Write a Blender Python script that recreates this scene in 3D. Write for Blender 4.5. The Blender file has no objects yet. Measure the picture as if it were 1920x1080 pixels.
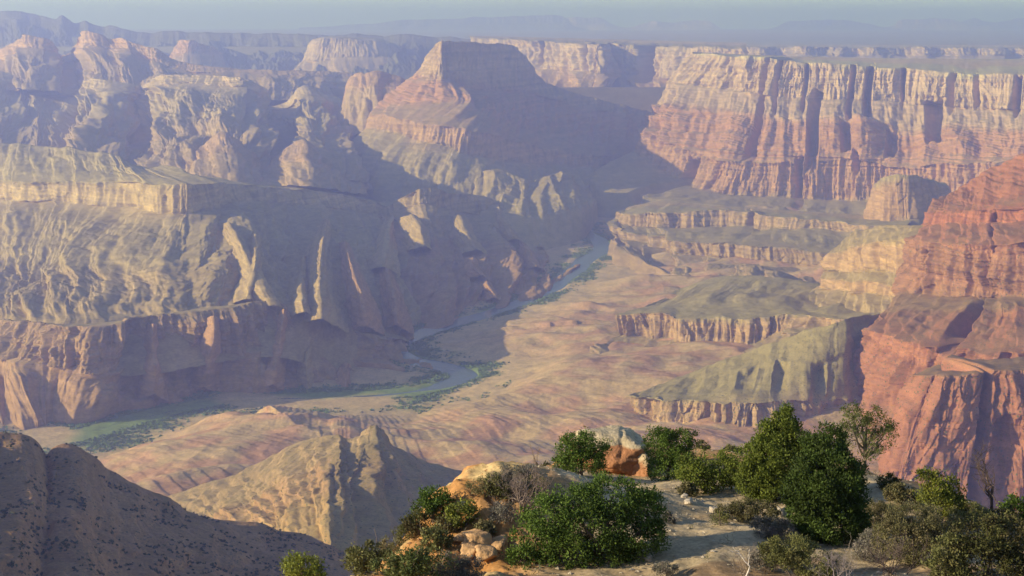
import bpy, math, random
import numpy as np
from mathutils import Vector, Matrix

# ------------------------------------------------------------------ camera, light, exposure
SC = bpy.context.scene
COL = SC.collection
F = 2650.0                       # focal length in photo pixels (1920 wide)
HZ = 45.0                        # photo row of the true horizon
PITCH = math.atan((540.0 - HZ) / F)
cam_d = bpy.data.cameras.new("camera")
cam_d.sensor_width = 36.0
cam_d.lens = F * 36.0 / 1920.0
cam_d.clip_start = 1.0
cam_d.clip_end = 300000.0
cam = bpy.data.objects.new("camera", cam_d)
COL.objects.link(cam)
cam.rotation_euler = (math.pi / 2 - PITCH, 0, 0)
SC.camera = cam

SUN_EL, SUN_AZ = 19.0, -104.0     # azimuth from the view direction, minus = left
SUN_STRENGTH, SKY_STRENGTH, EXPOSURE = 5.0, 0.115, 0.66
HAZE_DENSITY = 8.0e-5
w = bpy.data.worlds.new("World")
SC.world = w
w.use_nodes = True
nt = w.node_tree
bg = nt.nodes["Background"]
sky = nt.nodes.new("ShaderNodeTexSky")
sky.sky_type = 'NISHITA'
sky.sun_disc = False
sky.sun_elevation = math.radians(SUN_EL)
sky.sun_rotation = math.radians(SUN_AZ)
sky.altitude = 2200
sky.air_density = 1.0
sky.dust_density = 0.3
sky.ozone_density = 1.5
nt.links.new(sky.outputs[0], bg.inputs[0])
bg.inputs[1].default_value = SKY_STRENGTH
sl = bpy.data.lights.new("sun", 'SUN')
sl.energy = SUN_STRENGTH
sl.angle = math.radians(0.5)
sl.color = (1.0, 0.85, 0.63)
so = bpy.data.objects.new("sun", sl)
COL.objects.link(so)
ce, az = math.cos(math.radians(SUN_EL)), math.radians(SUN_AZ)
SUNV = Vector((math.sin(az) * ce, math.cos(az) * ce, math.sin(math.radians(SUN_EL))))
so.rotation_euler = SUNV.to_track_quat('Z', 'Y').to_euler()
SC.view_settings.view_transform = 'Standard'
SC.view_settings.look = 'None'
SC.view_settings.exposure = EXPOSURE
SC.view_settings.gamma = 1.0
SC.cycles.use_denoising = True
SC.cycles.max_bounces = 6
SC.cycles.diffuse_bounces = 3
SC.cycles.volume_bounces = 1
SC.cycles.transparent_max_bounces = 4

# ------------------------------------------------------------------ helpers
CP, SP = math.cos(PITCH), math.sin(PITCH)

def W(px, py, d):
    """photo pixel + forward distance (m) -> world point, numpy friendly"""
    px = np.asarray(px, float); py = np.asarray(py, float); d = np.asarray(d, float)
    a = (px - 960.0) / F; b = (540.0 - py) / F
    dy = CP + b * SP; dz = -SP + b * CP
    k = d / dy
    return np.stack([a * k, d + 0 * k, dz * k], -1)

def WR(rows):
    """control grid rows of (px, py, km) -> (R, C, 3)"""
    a = np.array(rows, float)
    return W(a[..., 0], a[..., 1], a[..., 2] * 1000.0)

_perm = {}
def _tab(seed):
    if seed not in _perm:
        r = np.random.RandomState(seed + 7)
        p = r.permutation(1024); g = r.rand(1024) * 2 * np.pi
        g3 = r.normal(size=(1024, 3)); g3 /= np.linalg.norm(g3, axis=1)[:, None]
        _perm[seed] = (np.concatenate([p, p, p]).astype(np.int32), np.cos(g).astype(np.float32), np.sin(g).astype(np.float32), g3.astype(np.float32))
    return _perm[seed]

def n2(x, y, seed=0):
    """2D gradient noise, about -1..1"""
    p, gx, gy, _ = _tab(seed)
    x = np.asarray(x, np.float64); y = np.asarray(y, np.float64)
    x, y = np.broadcast_arrays(x, y)
    xi = np.floor(x).astype(np.int64); yi = np.floor(y).astype(np.int64)
    xf = (x - xi).astype(np.float32); yf = (y - yi).astype(np.float32)
    u = xf * xf * xf * (xf * (xf * 6 - 15) + 10); v = yf * yf * yf * (yf * (yf * 6 - 15) + 10)
    x0 = xi & 1023; y0 = yi & 1023; x1 = (xi + 1) & 1023; y1 = (yi + 1) & 1023
    def gr(ix, iy, fx, fy):
        h = p[p[ix] + iy]
        return gx[h] * fx + gy[h] * fy
    a = gr(x0, y0, xf, yf); b = gr(x1, y0, xf - 1, yf); c = gr(x0, y1, xf, yf - 1); d = gr(x1, y1, xf - 1, yf - 1)
    return (a + u * (b - a) + v * ((c + u * (d - c)) - (a + u * (b - a)))) * 1.5

def n3(x, y, z, seed=0):
    p, _, _, g = _tab(seed)
    xi = np.floor(x).astype(np.int64); yi = np.floor(y).astype(np.int64); zi = np.floor(z).astype(np.int64)
    xf = (x - xi).astype(np.float32); yf = (y - yi).astype(np.float32); zf = (z - zi).astype(np.float32)
    f = lambda t: t * t * t * (t * (t * 6 - 15) + 10)
    u, v, q = f(xf), f(yf), f(zf)
    r = 0
    for i in (0, 1):
        for j in (0, 1):
            for k in (0, 1):
                h = p[p[p[(xi + i) & 1023] + ((yi + j) & 1023)] + ((zi + k) & 1023)]
                gg = g[h]
                d = gg[..., 0] * (xf - i) + gg[..., 1] * (yf - j) + gg[..., 2] * (zf - k)
                r = r + d * (u if i else 1 - u) * (v if j else 1 - v) * (q if k else 1 - q)
    return r * 1.5

def fbm2(x, y, seed=0, oct=4, gain=0.5, lac=2.07):
    r = 0; a = 1.0; s = 0
    for o in range(oct):
        r = r + a * n2(x, y, seed + o); s += a
        x = x * lac + 3.7; y = y * lac + 1.3; a *= gain
    return r / s * 1.4

def rid2(x, y, seed=0, oct=4, gain=0.55, lac=2.1):
    """ridged: 1 on sharp crests, down to about -1 in hollows"""
    r = 0; a = 1.0; s = 0
    for o in range(oct):
        r = r + a * (1 - 2.2 * np.abs(n2(x, y, seed + o))); s += a
        x = x * lac + 5.1; y = y * lac + 2.9; a *= gain
    return r / s

def smooth(a, b, x):
    t = np.clip((x - a) / (b - a), 0, 1)
    return t * t * (3 - 2 * t)

def tag(o, label=None, cat=None, group=None, kind=None):
    if label: o["label"] = label
    if cat: o["category"] = cat
    if group: o["group"] = group
    if kind: o["kind"] = kind
    return o

def np_mesh(name, verts, faces, mat, color=None, smooth_shade=True, parent=None, uvz=None):
    """verts (n,3); faces (m,k) with one k"""
    me = bpy.data.meshes.new(name)
    verts = np.ascontiguousarray(verts, np.float32); faces = np.ascontiguousarray(faces, np.int32)
    m, k = faces.shape
    me.vertices.add(len(verts)); me.vertices.foreach_set("co", verts.ravel())
    me.loops.add(m * k); me.loops.foreach_set("vertex_index", faces.ravel())
    me.polygons.add(m)
    me.polygons.foreach_set("loop_start", np.arange(0, m * k, k, dtype=np.int32))
    me.polygons.foreach_set("use_smooth", np.full(m, smooth_shade, bool))
    if color is not None:
        at = me.color_attributes.new("rock", 'FLOAT_COLOR', 'POINT')
        c = np.ones((len(verts), 4), np.float32); c[:, :3] = color
        at.data.foreach_set("color", c.ravel())
    me.update(calc_edges=True)
    if mat: me.materials.append(mat)
    o = bpy.data.objects.new(name, me)
    COL.objects.link(o)
    if parent: o.parent = parent
    return o

def grid_faces(R, C):
    i = np.arange((R - 1) * (C - 1)); r = i // (C - 1); c = i % (C - 1)
    a = r * C + c
    return np.stack([a, a + C, a + C + 1, a + 1], 1)      # row 0 = top/back, last row = front/bottom: faces the viewer

def catmull(P, t, x):
    """P (C,3) at parameters t; cubic Hermite with limited tangents evaluated at x"""
    C = len(t)
    d = np.diff(P, axis=0) / np.diff(t)[:, None]
    m = np.zeros_like(P)
    m[0], m[-1] = d[0], d[-1]
    m[1:-1] = 0.5 * (d[1:] + d[:-1])
    i = np.clip(np.searchsorted(t, x, side='right') - 1, 0, C - 2)
    h = (t[i + 1] - t[i]); u = (x - t[i]) / h
    u2, u3 = u * u, u * u * u
    H = lambda z: z[:, None]
    return (H(2 * u3 - 3 * u2 + 1) * P[i] + H((u3 - 2 * u2 + u) * h) * m[i]
            + H(-2 * u3 + 3 * u2) * P[i + 1] + H((u3 - u2) * h) * m[i + 1])

# ------------------------------------------------------------------ rock material
def nodes_of(m):
    m.use_nodes = True
    return m.node_tree, m.node_tree.nodes, m.node_tree.links

def rock_material(name, s1=60.0, s2=9.0, amt=0.35, bump=0.0, bump_scale=4.0, speck=0.0, speck_scale=8.0, speck_col=(0.06, 0.07, 0.03), zs=2.6, rough=0.95):
    """vertex rock colour, broken up by world-space noise (s1, s2 in metres), thin strata, optional scrub dots and bump"""
    m = bpy.data.materials.new(name)
    t, N, L = nodes_of(m)
    b = N["Principled BSDF"]; b.inputs["Roughness"].default_value = rough
    b.inputs["Specular IOR Level"].default_value = 0.08
    at = N.new("ShaderNodeVertexColor"); at.layer_name = "rock"
    geo = N.new("ShaderNodeNewGeometry")
    mp = N.new("ShaderNodeMapping"); mp.vector_type = 'POINT'
    L.new(geo.outputs["Position"], mp.inputs[0])
    mp.inputs["Scale"].default_value = (1.0, 1.0, zs)
    def noise(sc, det, vec):
        n = N.new("ShaderNodeTexNoise"); n.inputs["Scale"].default_value = sc; n.inputs["Detail"].default_value = det
        L.new(vec, n.inputs["Vector"]); return n
    na = noise(1.0 / s1, 5, mp.outputs[0]); nb = noise(1.0 / s2, 3, mp.outputs[0])
    add = N.new("ShaderNodeMath"); add.operation = 'ADD'
    L.new(na.outputs[0], add.inputs[0]); L.new(nb.outputs[0], add.inputs[1])
    mr = N.new("ShaderNodeMapRange"); mr.inputs[1].default_value = 0.6; mr.inputs[2].default_value = 1.4
    mr.inputs[3].default_value = 1 - amt; mr.inputs[4].default_value = 1 + amt
    L.new(add.outputs[0], mr.inputs[0])
    mul = N.new("ShaderNodeVectorMath"); mul.operation = 'SCALE'
    L.new(at.outputs[0], mul.inputs[0]); L.new(mr.outputs[0], mul.inputs["Scale"])
    out = mul.outputs[0]
    if speck > 0:
        v = N.new("ShaderNodeTexVoronoi"); v.inputs["Scale"].default_value = 1.0 / speck_scale
        L.new(geo.outputs["Position"], v.inputs["Vector"])
        nz = noise(1.0 / (speck_scale * 7), 2, geo.outputs["Position"])
        th = N.new("ShaderNodeMath"); th.operation = 'MULTIPLY'; th.inputs[1].default_value = 0.55 * speck
        L.new(nz.outputs[0], th.inputs[0])
        lt = N.new("ShaderNodeMath"); lt.operation = 'LESS_THAN'
        L.new(v.outputs["Distance"], lt.inputs[0]); L.new(th.outputs[0], lt.inputs[1])
        mx = N.new("ShaderNodeMix"); mx.data_type = 'RGBA'
        L.new(lt.outputs[0], mx.inputs[0]); L.new(out, mx.inputs[6]); mx.inputs[7].default_value = (*speck_col, 1)
        out = mx.outputs[2]
    L.new(out, b.inputs["Base Color"])
    if bump > 0:
        bn = noise(1.0 / bump_scale, 6, geo.outputs["Position"])
        bm = N.new("ShaderNodeBump"); bm.inputs["Strength"].default_value = 1.0; bm.inputs["Distance"].default_value = bump
        L.new(bn.outputs[0], bm.inputs["Height"]); L.new(bm.outputs[0], b.inputs["Normal"])
    return m

PALE = np.array((0.46, 0.33, 0.25)); CREAM = np.array((0.52, 0.385, 0.29)); RED = np.array((0.40, 0.20, 0.125))
REDWALL = np.array((0.45, 0.235, 0.135)); TAN = np.array((0.33, 0.255, 0.15)); DOX = np.array((0.33, 0.19, 0.125))
GREEN = np.array((0.33, 0.275, 0.155)); OLIVE = np.array((0.24, 0.19, 0.11)); BROWN = np.array((0.26, 0.18, 0.11))
BRICK = np.array((0.46, 0.19, 0.115))
TINT = np.array((0.95, 0.88, 0.64))

def vgully(down, x, lam, seed, slope=0.62, cap=320.0):
    """dendritic gullies: water is sent down a coarse copy of the face row by row, channels deepen where it gathers,
    and the banks between them are cut back to a constant slope, so that rills join into ever larger ravines.
    Returns depth relative to each row's mean (m) and the cell size; lam is the spacing of the finest rills."""
    ds = lam / 5.0
    nc = int((x[-1] - x[0]) / ds) + 8; mc = max(6, int(down[-1] / ds) + 2)
    j, i = np.meshgrid(np.arange(nc), np.arange(mc))
    base = 0.9 * (n2(j / 5.0, i / 22.0, seed) + 1.1 * n2(j / 13.0, i / 45.0, seed + 1) + 1.3 * n2(j / 34.0, i / 90.0, seed + 3)) + 0.3 * n2(j / 1.9, i / 4.0, seed + 2)
    for it in range(4):
        A = np.full((mc, nc), 0.5)
        for r in range(mc - 1):
            nx = base[r + 1]
            cand = np.stack([np.concatenate([[9e9], nx[:-1]]) + 0.05, nx, np.concatenate([nx[1:], [9e9]]) + 0.05])
            k = cand.argmin(0) - 1 + np.arange(nc)
            np.add.at(A[r + 1], np.clip(k, 0, nc - 1), A[r])
        base = base - 0.18 * np.log1p(A)
    h = -0.52 * ds * np.sqrt(np.minimum(np.maximum(A - 1.0, 0), cap))
    for k in range(22):
        st = slope * ds * (1.0 if k < 8 else 0.75)
        l = np.concatenate([h[:, :1], h[:, :-1]], 1); q = np.concatenate([h[:, 1:], h[:, -1:]], 1)
        h = np.minimum(h, np.minimum(l, q) + st)
    h = 0.5 * h + 0.25 * (np.concatenate([h[1:], h[-1:]]) + np.concatenate([h[:1], h[:-1]]))
    return h - h.mean(1, keepdims=True), ds
def sample(h, fi, fj):
    fi = np.clip(fi, 0, h.shape[0] - 1.001); fj = np.clip(fj, 0, h.shape[1] - 1.001)
    i = fi.astype(int); j = fj.astype(int); u = fi - i; v = fj - j
    return (h[i, j] * (1 - u) + h[i + 1, j] * u) * (1 - v) + (h[i, j + 1] * (1 - u) + h[i + 1, j + 1] * u) * v

def band(n, amp=40, lam=250, col=TAN, kind='slope', led=0.0, rough=4.0):
    return dict(n=n, amp=amp, lam=lam, col=np.array(col), kind=kind, led=led, rough=rough)

def sheet(name, rows, bands, mat, label, seed=1, step=1.15, back=None, big=0.0, biglam=900.0, notches=(), scrub=0.6,
          scrub_col=GREEN, lower=None, veg_lo=0.80, veg_hi=0.95, skew=0.0, jit=None, gul=1.0, vert=0.55, parent=None, kind='structure', cat=None):
    """Loft a landform through photo-traced, metric contour lines; break it into buttresses and gullies along the fall line."""
    P = WR(rows)
    if back is not None:
        dy, dz = back[:2]
        b = P[0].copy(); b[:, 1] += dy; b[:, 0] *= (b[:, 1] / P[0][:, 1]); b[:, 2] -= dz
        if len(back) > 2: b[:, 0] += back[2]
        P = np.concatenate([b[None], P]); bands = [band(10, 0, 300, bands[0]['col'])] + list(bands)
    if lower is not None:
        b = P[-1].copy(); b[:, 2] -= lower; b[:, 1] -= lower * 2.2
        P = np.concatenate([P, b[None]]); bands = list(bands) + [band(10, 0, 300, bands[-1]['col'])]
    R, C = P.shape[:2]
    assert len(bands) == R - 1, (name, len(bands), R)
    seg = np.linalg.norm(np.diff(P, axis=1), axis=2).mean(0)
    seg = np.maximum(seg, seg.mean() * 0.15)
    t = np.concatenate([[0], np.cumsum(seg)])
    a = np.array(rows, float)
    wpx = np.abs(np.diff(a[..., 0], axis=1)).mean(0); wpx = np.maximum(wpx, 12.0)
    xs = [np.linspace(t[j], t[j + 1], max(3, int(wpx[j] / step)), endpoint=False) for j in range(C - 1)]
    x = np.concatenate(xs + [[t[-1]]])
    K = np.stack([catmull(P[r], t, x) for r in range(R)])         # (R, n, 3)
    n = len(x)
    dist = np.median(P[:, :, 1]); jm = (0.0011 * dist if jit is None else jit)
    Tt = np.gradient(K[R // 2][:, :2], axis=0); Tt /= np.linalg.norm(Tt, axis=1, keepdims=True); Ot = np.stack([Tt[:, 1], -Tt[:, 0]], 1)
    for r in range(1, R - (1 if lower is not None else 0)):
        K[r][:, :2] += Ot * (jm * (2.6 * n2(x / (34 * jm), 0.5 + 0.4 * r, seed + 92) + 1.5 * n2(x / (11 * jm), 0.5 + 0.5 * r, seed + 93)))[:, None]
        K[r][:, 2] += jm * (0.8 * n2(x / (26 * jm), 0.5 + 7.3 * r, seed + 90) + 0.6 * n2(x / (9 * jm), 0.5 + 5.3 * r, seed + 91))
    prof, bid, loc = [], [], []
    for r, bd in enumerate(bands):
        m = bd['n']; u = np.arange(m) / m
        if bd['kind'] == 'slope': uu = u ** 1.0
        else: uu = u
        prof.append(K[r][None] * (1 - uu)[:, None, None] + K[r + 1][None] * uu[:, None, None])
        bid += [r] * m; loc += list(u)
    prof.append(K[-1][None]); bid.append(R - 2); loc.append(1.0)
    V = np.concatenate(prof)
    kk = np.hanning(25); kk /= kk.sum(); Vp = np.pad(V, ((12, 12), (0, 0), (0, 0)), mode='edge'); Vs = sum(kk[i] * Vp[i:i + len(V)] for i in range(25))
    ws = np.zeros(len(V)); r0_ = 0
    for r, bd in enumerate(bands[:-1]):                       # round the breaks between two slopes
        r0_ += bd['n']
        if bd['kind'] != 'cliff' and bands[r + 1]['kind'] != 'cliff' and bd['n'] > 24 and bands[r + 1]['n'] > 24:
            ws = np.maximum(ws, np.clip(1.6 - np.abs(np.arange(len(V)) - r0_) / 12.0, 0, 1))
    V = V * (1 - ws)[:, None, None] + Vs * ws[:, None, None]
    bid = np.array(bid); loc = np.array(loc)
    M = len(V)
    # horizontal outward direction from a smoothed version of the lines
    T = np.gradient(V, axis=1)[..., :2]
    kw = max(5, n // 40); ker = np.hanning(kw * 2 + 1); ker /= ker.sum()
    Tm = np.stack([np.apply_along_axis(lambda q: np.convolve(np.pad(q, kw, mode='edge'), ker, 'valid'), 1, T[..., i]) for i in (0, 1)], -1)
    Tm /= np.linalg.norm(Tm, axis=2, keepdims=True) + 1e-9
    out = np.stack([Tm[..., 1], -Tm[..., 0]], -1)
    # band parameters blended across band borders
    def blend(key):
        vals = np.array([b[key] for b in bands], float)
        res = np.zeros(M)
        for i in range(M):
            b, l = bid[i], loc[i]
            if l < 0.18 and b > 0: f = 0.5 + l / 0.36; res[i] = vals[b] * f + vals[b - 1] * (1 - f)
            elif l > 0.82 and b < R - 2: f = 0.5 + (1 - l) / 0.36; res[i] = vals[b] * f + vals[b + 1] * (1 - f)
            else: res[i] = vals[b]
        return res[:, None]
    amp, lam, led, rgh = blend('amp'), blend('lam'), blend('led'), blend('rough')
    iscl = np.array([1.0 if bands[b]['kind'] == 'cliff' else 0.0 for b in bid])[:, None]
    S = np.broadcast_to(x[None], (M, n)); Z = V[..., 2]
    down = np.concatenate([[0], np.cumsum(np.linalg.norm(np.diff(V, axis=0), axis=2).mean(1))])[:, None]
    sk = np.interp(np.linspace(0, 1, n), np.linspace(0, 1, len(skew)), skew)[None] if isinstance(skew, (tuple, list)) else skew
    S2 = S + sk * (down - down[M // 2]) + 25 * n2(S / 500.0, down / 700.0, seed + 40)
    D = np.zeros((M, n))
    wav = np.where(iscl > 0.5, 1.0, 0.32)
    for li, (lamo, g) in enumerate(((900, 1.3), (420, 1.0), (190, 0.7), (85, 0.42), (38, 0.24), (17, 0.12))):
        wgt = g * np.clip(2.2 * lam / lamo, 0, 1.0) * wav
        el = 7.0 if li < 2 else 9.0
        nn = n2(S2 / lamo + 17 * li, down / (lamo * el) + 3 * li, seed + li)
        sharp = (0.62 - 1.9 * np.abs(nn)); gl = (1.9 * np.abs(nn) - 0.62)
        form = np.where(iscl > 0.5, 0.5 * gl + 0.2 * sharp + 0.5 * nn, 0.5 * sharp + 0.6 * nn) if li < 4 else nn
        D += amp * wgt * form
    cw = np.where(iscl > 0.5, 1.0, 0.12)
    D += amp * cw * (0.50 * np.round(2.4 * n2(S2 / 130.0, down / 420.0, seed + 80)) / 2.4 + 0.30 * np.round(2.6 * n2(S2 / 46.0, down / 330.0, seed + 81)) / 2.6 + 0.2 * np.round(2.6 * n2(S2 / 20.0, down / 170.0, seed + 82)) / 2.6)
    if gul > 0:
        gw = np.where(iscl > 0.5, 0.35, 1.0)
        lm = float(np.median(lam[iscl[:, 0] < 0.5])) if (iscl < 0.5).any() else float(np.median(lam))
        for gi, (gl_, gm) in enumerate(((lm * 0.24, 1.0), (lm * 0.09, 0.30))):
            h, ds = vgully(down[:, 0], x, gl_, seed + 130 + gi * 5, cap=320.0 if gi == 0 else 60.0)
            sm = sample(h, np.broadcast_to(down / ds, (M, n)), S2 / ds + 3)
            D += gul * gm * (amp / (lam * 0.28)) * gw * smooth(0, 0.08, down / down[-1]) * (sm - sm.mean())
    if big: D += big * smooth(0, 0.25, (down / down[-1])) * fbm2(S2 / biglam, down / (biglam * 3.0), seed + 20, 2)
    if led.max() > 0: D += led * (1.3 * np.round(2.5 * n2(Z / 42.0 + 0.2 * n2(S / 900.0, Z * 0, seed + 50), 0.3 + S / 3000.0, seed + 30)) / 2.5 + 0.8 * n2(Z / 14.0, S / 900.0, seed + 31))
    for (cx, y0, y1, wd, dep) in notches:               # gullies seen in the photograph: photo column, photo rows, width px, depth m
        j = np.argmin(np.abs(px_of(V[M // 2]) - cx)); wm = wd * V[M // 2, j, 1] / F
        yy = py_of(V[:, j])[:, None] + 9 * n2(S2 / wm * 0.8, 0.5 + down / 300.0, seed + 95)
        prof_n = np.maximum(0, 1 - ((S2 - x[j]) / wm) ** 2) ** 0.8
        D -= dep * prof_n * smooth(y0 - 6, y0 + 6, yy) * (1 - smooth(y1 - 12, y1 + 12, yy))
    cr = np.where(iscl[:, 0] > 0.5)[0]
    dc = np.min(np.abs(np.arange(M)[:, None] - cr[None]), axis=1) if len(cr) else np.full(M, 99)
    vw = (vert * smooth(3, 30, dc) * smooth(0, 14, np.arange(M)))[:, None]
    vw = vw * (1 - 0.7 * smooth(0.86, 1.0, down / down[-1]))
    V[..., :2] += out * (D * (1 - 0.4 * vw))[..., None]
    V[..., 2] += D * vw
    q = V.reshape(-1, 3)
    rn = n3(q[:, 0] / 70, q[:, 1] / 70, q[:, 2] / 45, seed + 60) + 0.5 * n3(q[:, 0] / 31, q[:, 1] / 31, q[:, 2] / 20, seed + 61)
    V[..., 2] += (rn.reshape(M, n) * rgh)
    V[..., :2] += out * (n3(q[:, 0] / 40, q[:, 1] / 40, q[:, 2] / 60, seed + 62).reshape(M, n) * rgh * 1.5)[..., None]
    # colours of the rock itself
    cols = np.array([b['col'] for b in bands])
    pos = bid[:, None] + loc[:, None] + 0.10 * n2(S / 160.0, Z / 60.0, seed + 70) + 0.22 * n2(S / 420.0, Z / 200.0, seed + 71) - 0.5
    i0 = np.clip(np.floor(pos).astype(int), 0, R - 2); i1 = np.clip(i0 + 1, 0, R - 2)
    fr = smooth(0.32, 0.68, pos - np.floor(pos))[..., None]
    Cc = cols[i0] * (1 - fr) + cols[i1] * fr
    varn = 1 - 0.30 * iscl * smooth(0.05, 0.55, n2(S / 21.0, Z / 130.0, seed + 76) + 0.5 * n2(S / 70.0, Z / 300.0, seed + 77))
    strat = varn * (1 + (0.14 + 0.06 * iscl) * n2(Z / 24.0, S / 3600.0, seed + 72) + 0.16 * n2(Z / 9.0, S / 2000.0, seed + 73) + 0.08 * n2(S / 70.0, Z / 200.0, seed + 75))
    Cc = Cc * strat[..., None]
    dS = np.gradient(V, axis=1); dD = np.gradient(V, axis=0)
    nrm = np.cross(dD, dS); nz = np.abs(nrm[..., 2]) / (np.linalg.norm(nrm, axis=2) + 1e-9)
    vg = scrub * smooth(veg_lo, veg_hi, nz) * (0.65 + 0.5 * n2(V[..., 0] / 130, V[..., 1] / 130, seed + 74))
    vg = np.clip(vg, 0, 1)[..., None]
    Cc = Cc * (1 - vg) + scrub_col * vg
    o = np_mesh(name, V.reshape(-1, 3), grid_faces(M, n), mat, np.clip(Cc * TINT, 0.01, 0.9).reshape(-1, 3), parent=parent)
    tag(o, label, cat, kind=kind)
    return o

def px_of(V):
    d = V[..., 1] * CP - V[..., 2] * SP
    return 960 + F * V[..., 0] / d
def py_of(V):
    d = V[..., 1] * CP - V[..., 2] * SP
    u = V[..., 1] * SP + V[..., 2] * CP
    return 540 - F * u / d

class Surf:
    """lookup of a finished landform's surface by sight line, to seat smaller spurs on it"""
    def __init__(s, o):
        v = np.empty(len(o.data.vertices) * 3, np.float32); o.data.vertices.foreach_get("co", v); v = v.reshape(-1, 3).astype(float)
        s.x, s.y, s.d = px_of(v), py_of(v), v[:, 1]
    def depth(s, x, y):
        m = (np.abs(s.x - x) < 14) & (np.abs(s.y - y) < 10)
        return np.percentile(s.d[m], 15) / 1000.0 if m.any() else None

def spur(surf, top, bot, w0, w1, out, col, label, seed, mat, rise=0.5):
    """a buttress running down a slope: crest line pushed out of the face, both flanks falling back into it"""
    rows = []
    for t in np.linspace(0, 1, 6):
        x = top[0] + (bot[0] - top[0]) * t + 5 * math.sin(seed * 1.7 + t * 4); y = top[1] + (bot[1] - top[1]) * t; w_ = w0 + (w1 - w0) * t
        d = surf.depth(x, y)
        if d is None: return
        o_ = out * (0.25 + 0.75 * math.sin(math.pi * min(1, 0.12 + t * 0.8)))
        rows.append([(x - 1.7 * w_, y + rise * w_, d + 0.05), (x - 0.8 * w_, y + 0.2 * w_, d - 0.5 * o_), (x, y, d - o_), (x + 0.5 * w_, y + 0.25 * w_, d - 0.4 * o_), (x + w_, y + rise * w_, d + 0.05)])
    n_ = max(8, int((bot[1] - top[1]) / 5 / 1.2))
    sheet("rocky_spur", rows, [band(n_, 16, 70, col, 'slope', led=3)] * 5, mat, label, seed, step=0.8, scrub=0.15, vert=0.3, jit=3, gul=0.6)
# ------------------------------------------------------------------ the canyon
M_FAR = rock_material("far_rock", 140, 30, 0.30)
M_ROCK = rock_material("canyon_rock", 70, 14, 0.36, bump=3.5, bump_scale=22.0)
M_FLOOR = rock_material("floor_earth", 60, 11, 0.36, bump=4.0, bump_scale=26.0, speck=0.36, speck_scale=10.0, speck_col=(0.13, 0.11, 0.06))
M_BENCH = rock_material("bench_rock", 60, 12, 0.36, bump=3.5, bump_scale=20.0, speck=0.32, speck_scale=10.0, speck_col=(0.12, 0.115, 0.055))
M_NEARROCK = rock_material("near_canyon_rock", 40, 7, 0.34, bump=2.0, bump_scale=9.0, speck=0.7, speck_scale=11.0, speck_col=(0.10, 0.10, 0.045))

# canyon floor: one sheet from under the outcrop to beyond the last wall, thin-plate spline through traced points
RIVER_PX = [(-420, 905, 4.42), (-150, 858, 4.64), (110, 826, 4.86), (260, 785, 5.12), (420, 752, 5.36), (600, 745, 5.415), (740, 738, 5.47),
            (835, 722, 5.60), (872, 704, 5.76), (835, 688, 5.89), (764, 672, 6.04), (738, 650, 6.26), (800, 622, 6.56), (860, 603, 6.79),
            (930, 583, 7.03), (1000, 557, 7.40), (1050, 527, 7.86), (1082, 503, 8.27), (1098, 487, 8.56), (1128, 470, 8.92), (1122, 450, 9.35),
            (1098, 436, 9.69), (1085, 425, 10.0), (1080, 405, 10.7), (1060, 390, 11.3), (1090, 375, 11.9), (1150, 360, 12.6)]
ZR = -1430.0
_r = np.array(RIVER_PX); RIV = W(_r[:, 0], _r[:, 1], _r[:, 2] * 1000)
RIV = RIV * (ZR / RIV[:, 2])[:, None]                      # slide along each sight line to river level
_t = np.concatenate([[0], np.cumsum(np.linalg.norm(np.diff(RIV, axis=0), axis=1))])
RIVS = catmull(RIV, _t, np.linspace(0, _t[-1], 700))
def river_dist(x, y):
    sh = x.shape; q = np.stack([x.ravel(), y.ravel()], 1).astype(np.float32); r = RIVS[:, :2].astype(np.float32)
    res = np.empty(len(q), np.float32); ri = np.empty(len(q), np.float32)
    for i in range(0, len(q), 20000):
        c = q[i:i + 20000]
        d2 = (c[:, None, 0] - r[None, :, 0]) ** 2 + (c[:, None, 1] - r[None, :, 1]) ** 2
        k = d2.argmin(1); res[i:i + 20000] = np.sqrt(d2[np.arange(len(k)), k]); ri[i:i + 20000] = k * (_t[-1] / 699.0)
    return res.reshape(sh), ri.reshape(sh)

FL_PTS = [(-300, 930, 4.3), (60, 850, 4.72), (150, 835, 4.78), (260, 810, 4.9), (350, 790, 5.0), (420, 778, 5.08), (600, 758, 5.28), (740, 755, 5.3),
          (330, 850, 4.42), (440, 815, 4.62), (520, 798, 4.66), (600, 815, 4.6), (400, 900, 4.0), (600, 880, 4.1), (800, 800, 4.9), (880, 752, 5.2), (950, 700, 5.62),
          (1050, 800, 4.8), (1150, 760, 4.95), (1000, 865, 4.35), (1200, 850, 4.25), (900, 640, 6.2), (1000, 630, 6.2), (1100, 560, 6.95), (1080, 600, 6.5), (1200, 520, 7.5), (1180, 480, 8.45),
          (1240, 470, 8.4), (1120, 660, 5.9), (1010, 560, 7.25), (930, 602, 6.7), (1100, 505, 8.1), (1150, 470, 8.9), (960, 760, 5.1), (1120, 700, 5.5), (1060, 730, 5.3), (800, 850, 4.45), (930, 820, 4.65)]
_p = np.array(FL_PTS); FP = W(_p[:, 0], _p[:, 1], _p[:, 2] * 1000)
FP = np.concatenate([FP, RIVS[::25] + np.array((0, 0, -2)),
     np.array([(-6000, 4000, -1250), (-6000, 9000, -1200), (6000, 4000, -1000), (6500, 9000, -1100), (-6000, 16000, -1200), (0, 17000, -1330), (6500, 16000, -1100), (0, 2500, -1200),
               (-3000, 2500, -1150), (3000, 2500, -1100), (0, 400, -1150), (-2000, 500, -1150), (2500, 500, -1100), (-2500, 9500, -1330), (-800, 9800, -1350), (-1200, 7500, -1380), (-2500, 6500, -1350)], float)])
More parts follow.
